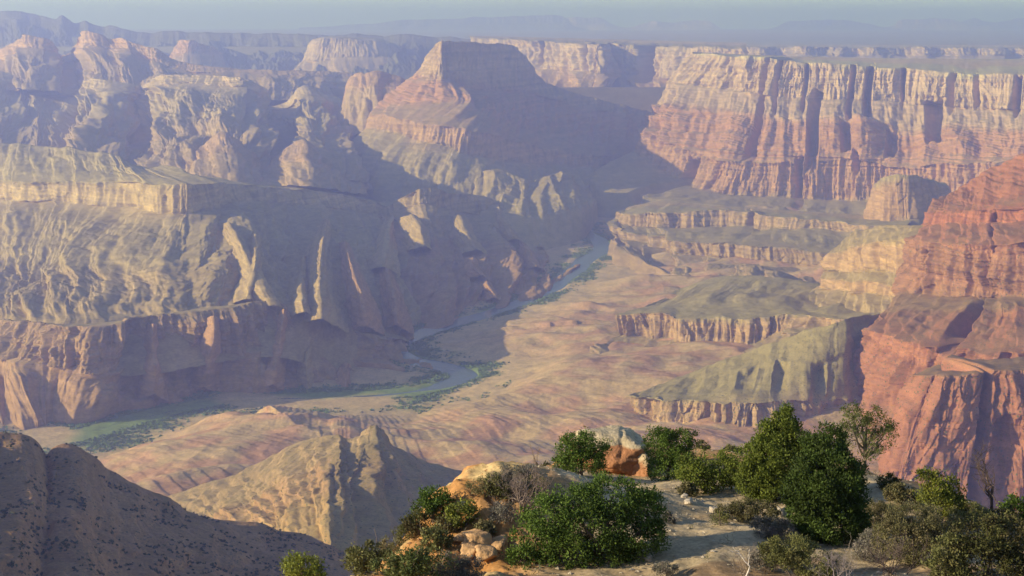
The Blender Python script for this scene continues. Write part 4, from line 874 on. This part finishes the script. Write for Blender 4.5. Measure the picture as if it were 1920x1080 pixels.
GROUPS = dict(sagebrush='sagebrush clumps on the outcrop', juniper_bush='juniper bushes on the outcrop', juniper_tree='juniper trees on the outcrop', shrub='green shrubs on the outcrop', dead_shrub='leafless shrubs on the outcrop', rock='loose rocks on the outcrop', dead_tree='dead trees on the outcrop', dead_branch='dead branches on the outcrop')
def woody(name, cat, label, base, lobes, cols, seed, d=None, leaf=0.075, dens=1.0, per=70, trunk_r=0.09, clump=0.26, part='crown', stem='trunk',
          aspect=0.55, up=0.3, gap=0.0, bark=BARK, group=None, flat=1.0):
    rs = np.random.RandomState(seed)
    p, mpp = place(base, d)
    root = bpy.data.objects.new(name, None); COL.objects.link(root); root.location = p
    tag(root, label, cat, group or GROUPS.get(name))
    L_ = []
    for (lx, ly, rx, ry) in lobes:
        rx, ry = rx * 1.13, ry * 1.13
        L_.append((((lx - base[0]) * mpp), rs.uniform(-0.35, 0.35) * rx * mpp * flat, (base[1] - ly) * mpp, rx * mpp, rx * mpp * 0.9 * flat, ry * mpp))
    L_ = np.array(L_)
    cl = []
    for (cx, cy, cz, rx, ry, rz) in L_:
        area = (rx * rz + rx * ry + ry * rz) * 4.2
        n = max(6, int(area / (clump * clump) * 0.42 * dens))
        u = rs.normal(size=(n, 3)); u /= np.linalg.norm(u, axis=1, keepdims=True)
        rr = (0.60 + 0.42 * rs.rand(n) ** 0.5)[:, None]
        q = np.array((cx, cy, cz)) + u * rr * np.array((rx, ry, rz))
        keep = rs.rand(n) > gap
        q = q[keep]
        cl.append(np.concatenate([q, (clump * (0.55 + 0.75 * rs.rand(len(q))))[:, None]], 1))
    lf_ = np.concatenate([np.full(len(k_), 0.78 + 0.42 * rs.rand()) for k_ in cl]); cl = np.concatenate(cl); lf_ = lf_[cl[:, 2] > 0.06]; cl = cl[cl[:, 2] > 0.06]
    v, f, c = leaves(cl, per, leaf, rs, cols, aspect, up)
    c = c * np.repeat(lf_, per * 4)[:, None]
    np_mesh(part, v, f, M_LEAF, c, False, root)
    T = Tubes()
    top = L_[np.argmax(L_[:, 2])]
    nst = 1 if stem == 'trunk' else 4
    for s_ in range(nst):
        b0 = np.array((rs.normal() * trunk_r * (0 if nst == 1 else 1.5), rs.normal() * trunk_r * (0 if nst == 1 else 1.5), -0.15))
        tp_ = np.array(top[:3]) * (0.92 if nst == 1 else 0.7) + rs.normal(size=3) * 0.1 * (nst - 1)
        sp = bend(b0, tp_, rs, 0.05, 9); T.add(sp, trunk_r, trunk_r * 0.25, bark, 7)
    for (cx, cy, cz, rx, ry, rz) in L_:
        k = np.clip(int(cz / max(top[2], 0.1) * 4), 0, 6)
        lb = bend(sp[k], (cx, cy, cz), rs, 0.10, 6); T.add(lb, trunk_r * 0.5, trunk_r * 0.16, bark, 5)
        near = cl[np.argsort(((cl[:, :3] - (cx, cy, cz)) ** 2).sum(1))[:14]]
        for q in near[::2]:
            T.add(bend(lb[3 + rs.randint(0, 3)], q[:3], rs, 0.1, 4), trunk_r * 0.18, trunk_r * 0.06, bark, 4)
    T.build(stem, M_BARK, root)
    return root

def grow(T, p, d, L, r, rs, depth, col, spread=0.6, kids=3, droop=0.0):
    d = np.asarray(d, float); d /= np.linalg.norm(d)
    q = p + d * L + np.array((0, 0, -droop * L))
    pts = bend(p, q, rs, 0.09, 5); T.add(pts, r, r * 0.62, col, 5 if r > 0.012 else 3)
    if depth <= 0: return
    for k in range(kids):
        t = rs.uniform(0.45, 1.0) if k else 1.0
        b0 = p + (q - p) * t; i = min(4, int(round(t * 4))); b0 = pts[i]
        nd = d + rs.normal(size=3) * spread; nd[2] += 0.12
        grow(T, b0, nd, L * rs.uniform(0.55, 0.8), r * 0.58, rs, depth - 1, col, spread, kids, droop)

def dead(name, cat, label, base, h_px, seed, d=None, r=0.05, depth=4, kids=3, spread=0.6, col=GREYW, stems=1, lean=(0, 0, 1), wide=0.5, part=None):
    rs = np.random.RandomState(seed); p, mpp = place(base, d); H = h_px * mpp
    T = Tubes()
    for s_ in range(stems):
        dr = np.array(lean, float) + (rs.normal(size=3) * wide if stems > 1 else 0); dr[2] = abs(dr[2]) + 0.3
        grow(T, np.array((0, 0, -0.1)) + (rs.normal(size=3) * 0.1 if stems > 1 else 0), dr, H * rs.uniform(0.36, 0.46), r, rs, depth, col, spread, kids)
    o = T.build(name, M_BARK); o.location = p
    tag(o, label, cat, GROUPS.get(name))
    return o

# ---- trees and shrubs of the outcrop (photo pixels: foot, then crown lobes x, y, half width, half height)
woody("juniper_tree", "tree", "tall pointed yellow green juniper with a double top, highest tree of the outcrop", (1452, 938),
      [(1462, 785, 20, 34), (1466, 822, 30, 40), (1430, 815, 13, 34), (1425, 862, 34, 44), (1472, 868, 38, 48), (1450, 845, 34, 34), (1408, 898, 27, 32), (1450, 905, 48, 28)], JUNY, 1, clump=0.22, dens=1.5, per=95, up=1.1)
woody("juniper_tree", "tree", "dense dark green egg shaped juniper right in front of the tall pointed one", (1548, 1012),
      [(1545, 822, 34, 32), (1545, 870, 56, 44), (1530, 920, 58, 46), (1572, 925, 45, 50), (1548, 968, 66, 38), (1600, 985, 26, 32), (1515, 985, 26, 24)], DARKJ, 2, clump=0.2, dens=1.5, per=95, up=0.9)
woody("juniper_tree", "tree", "small dark juniper tip squeezed between the two big junipers", (1508, 942), [(1507, 812, 12, 24), (1512, 850, 24, 34), (1515, 900, 30, 34)], DARKJ, 3, clump=0.2)
woody("pinyon_pine", "tree", "open pinyon pine with bare lower trunk behind the dark juniper, red cliff beyond", (1618, 908),
      [(1596, 806, 28, 20), (1622, 796, 22, 16), (1640, 822, 30, 18), (1652, 850, 24, 20), (1600, 842, 30, 22), (1582, 812, 20, 16), (1660, 828, 14, 12), (1628, 866, 20, 12)], PINE, 4, d=60, clump=0.24, dens=0.8, per=55, gap=0.25, trunk_r=0.11, leaf=0.07)
woody("juniper_bush", "bush", "rounded green juniper bush left of the tall pointed juniper, at the end of the gravel", (1335, 922), [(1302, 888, 30, 28), (1342, 880, 36, 32), (1378, 878, 26, 30), (1330, 905, 44, 18), (1290, 875, 18, 20)], JUNY, 5, clump=0.22)
woody("juniper_bush", "bush", "upright green juniper bush just right of the red boulder", (1243, 930), [(1234, 858, 24, 28), (1250, 866, 30, 32), (1282, 850, 22, 20), (1246, 900, 34, 26), (1278, 880, 22, 24)], JUN, 6, d=58, clump=0.22)
woody("juniper_bush", "bush", "little round juniper bush peeking over behind the red boulder's right end", (1196, 848), [(1192, 824, 20, 12), (1210, 832, 14, 10)], JUN, 7, d=67, clump=0.2)
woody("juniper_bush", "bush", "bushy green juniper at the boulder's left, above the dead grey shrub", (1088, 910), [(1068, 852, 26, 22), (1108, 850, 28, 24), (1086, 840, 28, 16), (1090, 878, 42, 22), (1062, 875, 22, 18)], JUN, 8, d=57, clump=0.22)
woody("juniper_tree", "tree", "huge sprawling green juniper with many lobes, largest tree at lower centre", (1105, 1048),
      [(1078, 928, 46, 32), (1148, 922, 54, 36), (1208, 948, 38, 34), (1026, 958, 46, 36), (1100, 978, 66, 40), (1190, 998, 52, 32), (1000, 1008, 44, 34), (1062, 1030, 56, 30), (978, 1054, 48, 28), (1148, 1030, 48, 26), (1030, 1062, 60, 24), (1222, 975, 26, 28)],
      JUN, 9, clump=0.24, dens=1.2, trunk_r=0.14)
woody("juniper_bush", "bush", "dark round juniper bush standing out at the outcrop's left rim", (815, 978), [(812, 936, 26, 18), (800, 955, 22, 18), (832, 946, 18, 16)], JUN, 10, clump=0.2)
woody("juniper_bush", "bush", "small dark green bush just below the dark round one on the left rim", (786, 998), [(784, 978, 22, 14), (770, 986, 16, 10)], DKSH, 11, clump=0.18)
woody("shrub", "shrub", "yellow green shrub on the orange soil right of the dark round bush", (868, 990), [(866, 964, 24, 22), (880, 948, 14, 12), (848, 972, 14, 14)], LIME, 12, clump=0.17, stem='stems', part='foliage', trunk_r=0.025)
woody("shrub", "shrub", "mid green shrub with a pale top at the left lower rim", (690, 1064), [(680, 1038, 30, 24), (706, 1022, 22, 20), (664, 1046, 18, 16)], SAGEG, 13, clump=0.18, stem='stems', part='foliage', trunk_r=0.025)
woody("shrub", "shrub", "wide olive green shrub at the bottom edge below the orange soil", (780, 1092), [(760, 1056, 34, 22), (808, 1060, 36, 22), (730, 1068, 30, 18), (790, 1040, 24, 16)], PINE, 14, clump=0.2, stem='stems', part='foliage', trunk_r=0.03)
woody("juniper_bush", "bush", "bright lime green bush alone in the bottom left below the dark hillside", (566, 1102), [(563, 1066, 34, 20), (590, 1078, 24, 14)], LIME, 15, clump=0.2)
woody("shrub", "shrub", "olive shrub in the middle of the orange slope above the wide olive one", (815, 1030), [(812, 1010, 22, 16), (832, 1018, 14, 12)], SAGEG, 16, clump=0.16, stem='stems', part='foliage', trunk_r=0.02)
woody("shrub", "shrub", "upright yellow green shrub left of the dead tree, before the red cliff", (1762, 968), [(1740, 905, 18, 26), (1762, 918, 28, 34), (1790, 930, 22, 26), (1722, 890, 11, 14), (1760, 945, 40, 20)], LIME, 17, clump=0.2, stem='stems', part='foliage', trunk_r=0.03, dens=0.8, up=1.0)
woody("juniper_bush", "bush", "green juniper bush cut by the right picture edge", (1908, 990), [(1892, 950, 18, 16), (1915, 958, 24, 26), (1935, 965, 24, 24)], JUN, 18, clump=0.2)
woody("shrub", "shrub", "large grey olive sagebrush in front of the yellow green shrub", (1715, 1052), [(1700, 962, 44, 26), (1758, 990, 46, 32), (1690, 1005, 56, 34), (1735, 1030, 52, 22)], SAGE, 19, clump=0.18, per=90, stem='stems', part='foliage', trunk_r=0.03, leaf=0.06, aspect=0.42, up=1.0)
woody("shrub", "shrub", "very dark green thicket in the lower right corner", (1858, 1085), [(1826, 1000, 46, 36), (1888, 1006, 48, 40), (1858, 1056, 70, 36), (1920, 1050, 40, 40)], DKSH, 20, clump=0.22, stem='stems', part='foliage', trunk_r=0.04)
woody("shrub", "shrub", "dull green upright shrub between the large sagebrush and the dark thicket", (1772, 1090), [(1768, 1040, 30, 40), (1790, 1062, 24, 26)], SAGEG, 21, clump=0.18, stem='stems', part='foliage', trunk_r=0.03)
woody("sagebrush", "shrub", "low grey green sagebrush on pale gravel at the foot of the tall juniper", (1392, 978), [(1364, 956, 22, 14), (1400, 954, 28, 16), (1436, 958, 24, 15)], SAGE, 22, clump=0.14, per=85, stem='stems', part='foliage', trunk_r=0.02, leaf=0.055, aspect=0.42, up=1.0)
woody("sagebrush", "shrub", "greyer sagebrush left of the dark juniper's foot", (1452, 1012), [(1440, 990, 30, 16), (1474, 996, 24, 16)], GREYS, 23, clump=0.14, per=85, stem='stems', part='foliage', trunk_r=0.02, leaf=0.055, aspect=0.4, up=1.0)
woody("sagebrush", "shrub", "broad olive sagebrush below the dark juniper, near the bottom edge", (1500, 1084), [(1480, 1030, 38, 26), (1522, 1052, 44, 28), (1452, 1032, 26, 20)], SAGEG, 24, clump=0.16, per=90, stem='stems', part='foliage', trunk_r=0.025, leaf=0.06, aspect=0.42, up=1.0)
woody("sagebrush", "shrub", "pale grey sagebrush below the huge sprawling juniper's left, at the bottom edge", (856, 1090), [(846, 1062, 30, 20), (880, 1066, 26, 18)], GREYS, 25, clump=0.15, per=85, stem='stems', part='foliage', trunk_r=0.02, leaf=0.055, aspect=0.4, up=1.0)
woody("sagebrush", "shrub", "small lone sagebrush on the gravel at the bottom edge", (1248, 1084), [(1246, 1066, 20, 14)], GREYS, 26, clump=0.12, per=85, stem='stems', part='foliage', trunk_r=0.015, leaf=0.05, aspect=0.4, up=1.0)
woody("sagebrush", "shrub", "small dark round sagebrush on brown soil right of the pinyon pine", (1664, 918), [(1664, 904, 16, 12)], DKSH, 27, clump=0.14, stem='stems', part='foliage', trunk_r=0.015)
woody("sagebrush", "shrub", "grey sagebrush behind the large one, below the open pinyon's right", (1690, 945), [(1682, 926, 22, 14), (1704, 932, 18, 12)], SAGE, 28, clump=0.14, stem='stems', part='foliage', trunk_r=0.015)
woody("sagebrush", "shrub", "small sagebrush between gravel and the rounded juniper bush", (1292, 930), [(1290, 918, 16, 10)], SAGE, 29, clump=0.12, stem='stems', part='foliage', trunk_r=0.012)
woody("sagebrush", "shrub", "small grey bush on the orange rocks left of the sprawling juniper", (914, 1008), [(910, 992, 16, 12)], SAGE, 30, clump=0.13, stem='stems', part='foliage', trunk_r=0.012)
woody("sagebrush", "shrub", "tiny grey tuft at the sprawling juniper's right end on gravel", (1258, 980), [(1256, 970, 9, 9)], GREYS, 31, clump=0.1, stem='stems', part='foliage', trunk_r=0.01)
woody("sagebrush", "shrub", "pale olive scrub beside the yellow green shrub on the left slope", (840, 1000), [(838, 984, 16, 12)], SAGE, 32, clump=0.13, stem='stems', part='foliage', trunk_r=0.012)
woody("sagebrush", "shrub", "grey scrub on the far lip between boulder and rounded bush, left of two", (1318, 846), [(1318, 837, 12, 7)], SAGE, 33, d=66, clump=0.13, stem='stems', part='foliage', trunk_r=0.012)
woody("sagebrush", "shrub", "grey scrub on the far lip beside the tall juniper, right of two", (1372, 846), [(1372, 838, 14, 7)], SAGEG, 34, d=66, clump=0.13, stem='stems', part='foliage', trunk_r=0.012)
woody("shrub", "shrub", "dark olive bush at the rim left of the dead grey shrub", (934, 938), [(926, 906, 16, 14), (940, 918, 18, 14)], SAGEG, 35, clump=0.15, stem='stems', part='foliage', trunk_r=0.015)
woody("shrub", "shrub", "grey green round bush beside the thin dead snag", (1018, 888), [(1016, 878, 13, 9)], SAGE, 36, d=60, clump=0.13, stem='stems', part='foliage', trunk_r=0.015)

for k, (bx, _z, lb_, cl_, lo_) in enumerate([
    ((905, 928), 0, "olive grey sagebrush on the rim above the orange soil, left of the dark olive bush", SAGE, [(902, 914, 22, 12)]),
    ((966, 912), 0, "grey sagebrush under the leafless grey rim shrub", GREYS, [(960, 896, 26, 16), (980, 888, 18, 14)]),
    ((1002, 930), 0, "dull green sagebrush at the large leafless shrub's right foot", SAGEG, [(1000, 912, 24, 18)]),
    ((948, 985), 0, "grey sagebrush below the large leafless shrub, touching the sprawling juniper", GREYS, [(944, 966, 24, 18)]),
    ((1650, 985), 0, "grey green sagebrush filling the gap right of the dark juniper", SAGE, [(1645, 962, 30, 20), (1668, 972, 24, 16)]),
    ((1640, 1050), 0, "grey olive sagebrush left of the large sagebrush near the bottom", GREYS, [(1636, 1022, 34, 26)]),
    ((1820, 985), 0, "green scrub at the dead tree's left foot", SAGEG, [(1815, 965, 30, 18), (1840, 972, 22, 14)]),
    ((1880, 990), 0, "dark scrub at the dead tree's right foot", DKSH, [(1876, 972, 26, 18)]),
    ((1425, 1072), 0, "grey brown sagebrush right of the white dead branch", GREYS, [(1428, 1050, 26, 20)]),
    ((1352, 985), 0, "small dull sagebrush on the gravel left of the low grey green one", SAGEG, [(1350, 974, 14, 10)]),
    ((730, 1045), 0, "olive sagebrush on the left slope between two green shrubs", SAGE, [(734, 1026, 22, 14)]),
    ((764, 1012), 0, "grey green sagebrush on the left slope under the dark green bush", SAGEG, [(764, 1000, 22, 12)])]):
    woody("sagebrush", "shrub", lb_, bx, lo_, cl_, 140 + k, clump=0.15, per=80, stem='stems', part='foliage', trunk_r=0.015, leaf=0.055, aspect=0.42, up=1.0)
dead("dead_tree", "dead tree", "leafless dark dead tree with twisting limbs before the red cliff at right", (1858, 968), 150, 51, r=0.075, depth=5, kids=3, spread=0.55, col=(0.12, 0.085, 0.075))
dead("dead_tree", "dead tree", "thin dead snag on the rim left of the boulder bush", (1006, 890), 62, 52, d=60, r=0.03, depth=3, kids=3, spread=0.4, col=(0.19, 0.14, 0.11))
dead("dead_shrub", "shrub", "large leafless grey brown shrub left of the sprawling juniper", (982, 962), 92, 53, r=0.034, depth=5, kids=3, spread=0.55, stems=8, wide=0.45, col=(0.24, 0.18, 0.15))
dead("dead_shrub", "shrub", "leafless grey shrub with rising twigs on the upper left rim", (962, 935), 62, 54, r=0.028, depth=5, kids=3, spread=0.55, stems=6, wide=0.4, col=(0.27, 0.21, 0.18))
dead("dead_shrub", "shrub", "pale lavender grey leafless shrub at the bottom edge right of the olive sagebrush", (1575, 1092), 70, 55, r=0.015, depth=4, kids=3, spread=0.5, stems=9, wide=0.5, col=(0.30, 0.25, 0.24))
dead("dead_shrub", "shrub", "dark purple brown leafless shrub under the large sagebrush", (1672, 1080), 110, 56, r=0.018, depth=4, kids=3, spread=0.5, stems=8, wide=0.5, col=(0.13, 0.095, 0.085))
dead("dead_shrub", "shrub", "brown leafless bush behind the white dead branch", (1384, 1080), 55, 57, r=0.012, depth=4, kids=3, spread=0.5, stems=6, wide=0.5, col=(0.24, 0.19, 0.15))
dead("dead_branch", "branch", "bleached white dead branch forking up from the gravel at the bottom edge", (1396, 1086), 98, 62, r=0.028, depth=3, kids=2, spread=0.42, lean=(0.25, 0, 1), col=(0.52, 0.46, 0.40))
dead("dead_branch", "branch", "thin grey dead stick against the dark juniper's right foot", (1590, 1060), 98, 64, r=0.012, depth=3, kids=2, spread=0.4, col=(0.34, 0.29, 0.24))

# ---- rocks
def rock(name, label, base, w_px, h_px, seed, col, top=None, d=None, rough=0.18, boxy=0.55, group=None):
    rs = np.random.RandomState(seed); p, mpp = place(base, d)
    nu, nv = (90, 60) if w_px > 50 else (28, 18)
    u = np.linspace(0, 2 * np.pi, nu, endpoint=False); v = np.linspace(-np.pi / 2, np.pi / 2, nv)
    V_, U_ = np.meshgrid(v, u, indexing='ij')
    q = np.stack([np.cos(V_) * np.cos(U_), np.cos(V_) * np.sin(U_), np.sin(V_)], -1)
    npl = 16 if w_px > 50 else 11                                      # a broken block: the stone left between random cleavage planes
    pn = rs.normal(size=(npl, 3)); pn[0] = (0.08, -0.05, 1); pn[1] = (-0.15, -1, 0.12); pn[2] = (-1, -0.2, 0.1); pn[3] = (1, 0.15, 0.1)
    pn /= np.linalg.norm(pn, axis=1, keepdims=True); pd_ = rs.uniform(0.72, 1.0, npl)
    dt = q @ pn.T; rr = np.where(dt > 0.05, pd_ / np.maximum(dt, 0.05), 9.0).min(-1)
    q = q * rr[..., None]
    o1 = rs.rand(3) * 50
    nn = n3(q[..., 0] * 1.3 + o1[0], q[..., 1] * 1.3 + o1[1], q[..., 2] * 1.3, seed) + 0.5 * n3(q[..., 0] * 3.1 + o1[0], q[..., 1] * 3.1, q[..., 2] * 3.1 + o1[2], seed + 1) + 0.25 * n3(q[..., 0] * 8 + o1[0], q[..., 1] * 8, q[..., 2] * 8, seed + 2)
    led = 0.05 * np.round(2 * n2(q[..., 2] * 5, q[..., 0] * 0.4, seed + 3)) / 2
    crack = -0.07 * np.exp(-((q[..., 0] - 0.22 + 0.12 * n2(q[..., 2] * 2, q[..., 1], seed + 4)) / 0.05) ** 2) if w_px > 50 else 0
    q = q * (1 + 0.5 * rough * nn + led + crack)[..., None]
    W_, H_ = w_px * mpp / 2 * 1.2, h_px * mpp
    P_ = np.stack([q[..., 0] * W_, q[..., 1] * W_ * 0.8, q[..., 2] * H_ * 0.62 + H_ * 0.36], -1)
    c = np.asarray(col) * (1 + 0.25 * nn)[..., None]
    if top is not None:
        k = smooth(0.34, 0.40, q[..., 2] + 0.16 * nn)[..., None]; c = c * (1 - k) + np.asarray(top) * (1 + 0.2 * nn)[..., None] * k
    i, j = np.meshgrid(np.arange(nv - 1), np.arange(nu), indexing='ij'); j2 = (j + 1) % nu
    f = np.stack([i * nu + j, i * nu + j2, (i + 1) * nu + j2, (i + 1) * nu + j], -1).reshape(-1, 4)
    o = np_mesh(name, P_.reshape(-1, 3), f, M_STONE, np.clip(c, .01, .9).reshape(-1, 3)); o.location = p; o.rotation_euler[2] = rs.uniform(-0.4, 0.4)
    tag(o, label, "rock", group or GROUPS.get(name))
    return o
rock("boulder", "big cracked boulder with cream cap and red face on the outcrop's far edge", (1150, 892), 132, 78, 71, (0.40, 0.185, 0.09), (0.46, 0.37, 0.24), d=61, rough=0.16, boxy=0.5)
rock("boulder", "red block joined to the right end of the cream capped boulder", (1196, 892), 40, 46, 72, (0.42, 0.20, 0.10), (0.42, 0.32, 0.2), d=60, rough=0.2)
rock("rock", "orange knob of rock between boulder bush and dead shrub", (1040, 900), 34, 34, 73, (0.46, 0.26, 0.12), d=57, rough=0.25)
for k, (x, y, w_, h_, lb) in enumerate([(898, 1022, 46, 26, "orange rock slab on the eroded slope, top of the jumble"), (930, 1034, 40, 26, "orange rock touching the sprawling juniper's left lobe"),
        (880, 1040, 34, 22, "lowest left orange rock of the jumble on the eroded slope"), (912, 1052, 36, 20, "lowest orange rock, right above the pale grey sagebrush"), (860, 1016, 24, 14, "small orange stone left of the rock jumble"),
        (1283, 934, 13, 8, "cream stone at the gravel's upper left beside small sagebrush"), (1340, 962, 16, 11, "white stone touching the low sagebrush's left end"), (1464, 968, 10, 7, "white stone in front of the dark juniper"),
        (1215, 1052, 16, 8, "flat cream stone near the bottom edge left of the lone sagebrush"), (1290, 945, 12, 6, "flat cream stone below the one beside the small sagebrush"), (865, 948, 14, 8, "pale stone on the rim above the yellow green shrub"), (1845, 1030, 14, 8, "grey stone showing in the dark thicket")]):
    rock("rock", lb, (x, y), w_, h_, 80 + k, (0.46, 0.28, 0.14) if k < 5 else (0.48, 0.40, 0.30), rough=0.25, boxy=0.6)

# loose gravel and pebbles
rs = np.random.RandomState(5); N_ = 5200
gx_ = rs.uniform(-7, 17, N_); gy_ = rs.uniform(35, 66, N_)
kp = n2(gx_ / 3, gy_ / 3, 530) + 0.4 * rs.rand(N_) > -0.1; gx_, gy_ = gx_[kp], gy_[kp]
gz_ = ground(gx_, gy_); sz = 0.018 + 0.06 * rs.rand(len(gx_)) ** 4
ico = np.array([(0, 0, 1), (0.9, 0, 0.25), (0.28, 0.85, 0.25), (-0.72, 0.52, 0.25), (-0.72, -0.52, 0.25), (0.28, -0.85, 0.25), (0, 0, -0.6)])
jit_ = 1 + 0.35 * rs.normal(size=(len(gx_), 7, 1)).clip(-1.5, 1.5)
v = np.stack([gx_, gy_, gz_], 1)[:, None] + ico[None] * jit_ * sz[:, None, None] * np.array((1.3, 1, 0.75))
ft = np.array([(0, 1, 2), (0, 2, 3), (0, 3, 4), (0, 4, 5), (0, 5, 1), (6, 2, 1), (6, 3, 2), (6, 4, 3), (6, 5, 4), (6, 1, 5)])
f = (np.arange(len(gx_))[:, None, None] * 7 + ft[None]).reshape(-1, 3)
lfp = (gx_ < 0.5)[:, None]
cc = np.where(lfp, np.array((0.46, 0.27, 0.13)), np.array((0.44, 0.37, 0.27))) * (0.7 + 0.5 * rs.rand(len(gx_), 1))
o = np_mesh("gravel", v.reshape(-1, 3), f, M_STONE, np.repeat(cc, 7, axis=0), False); tag(o, "loose pale and orange gravel strewn over the outcrop", kind='stuff')
# dry grass and low tufts
N_ = 900; gx_ = rs.uniform(-7, 20, N_); gy_ = rs.uniform(36, 64, N_)
kp = (n2(gx_ / 2.5, gy_ / 2.5, 540) > 0.12) | (gx_ > 13); gx_, gy_ = gx_[kp], gy_[kp]
cl = np.stack([gx_, gy_, ground(gx_, gy_) + 0.08, 0.10 + 0.10 * rs.rand(len(gx_))], 1)
v, f, c = leaves(cl, 26, 0.10, rs, SAGE + GREYS + SAGEG, 0.14, 1.6)
o = np_mesh("grass", v, f, M_LEAF, c, False); tag(o, "low dry grass and tufts between the shrubs", kind='stuff')

# ------------------------------------------------------------------ air
def haze():
    x0, x1, y0, y1, z0, z1 = -64000.0, 66000.0, -2500.0, 101000.0, -2200.0, 800.0
    v = [(x, y, z) for z in (z0, z1) for y in (y0, y1) for x in (x0, x1)]
    f = [(0, 2, 3, 1), (4, 5, 7, 6), (0, 1, 5, 4), (2, 6, 7, 3), (0, 4, 6, 2), (1, 3, 7, 5)]
    m = bpy.data.materials.new("haze_air"); t, N, L = nodes_of(m)
    N.remove(N["Principled BSDF"])
    pv = N.new("ShaderNodeVolumePrincipled")
    pv.inputs["Color"].default_value = (0.41, 0.45, 1.0, 1)
    pv.inputs["Absorption Color"].default_value = (0.5, 0.66, 0.05, 1)
    pv.inputs["Density"].default_value = HAZE_DENSITY
    pv.inputs["Anisotropy"].default_value = 0.5
    L.new(pv.outputs[0], N["Material Output"].inputs["Volume"])
    o = np_mesh("haze", v, f, m, smooth_shade=False)
    tag(o, "pale blue haze filling the canyon", kind='stuff')
haze()
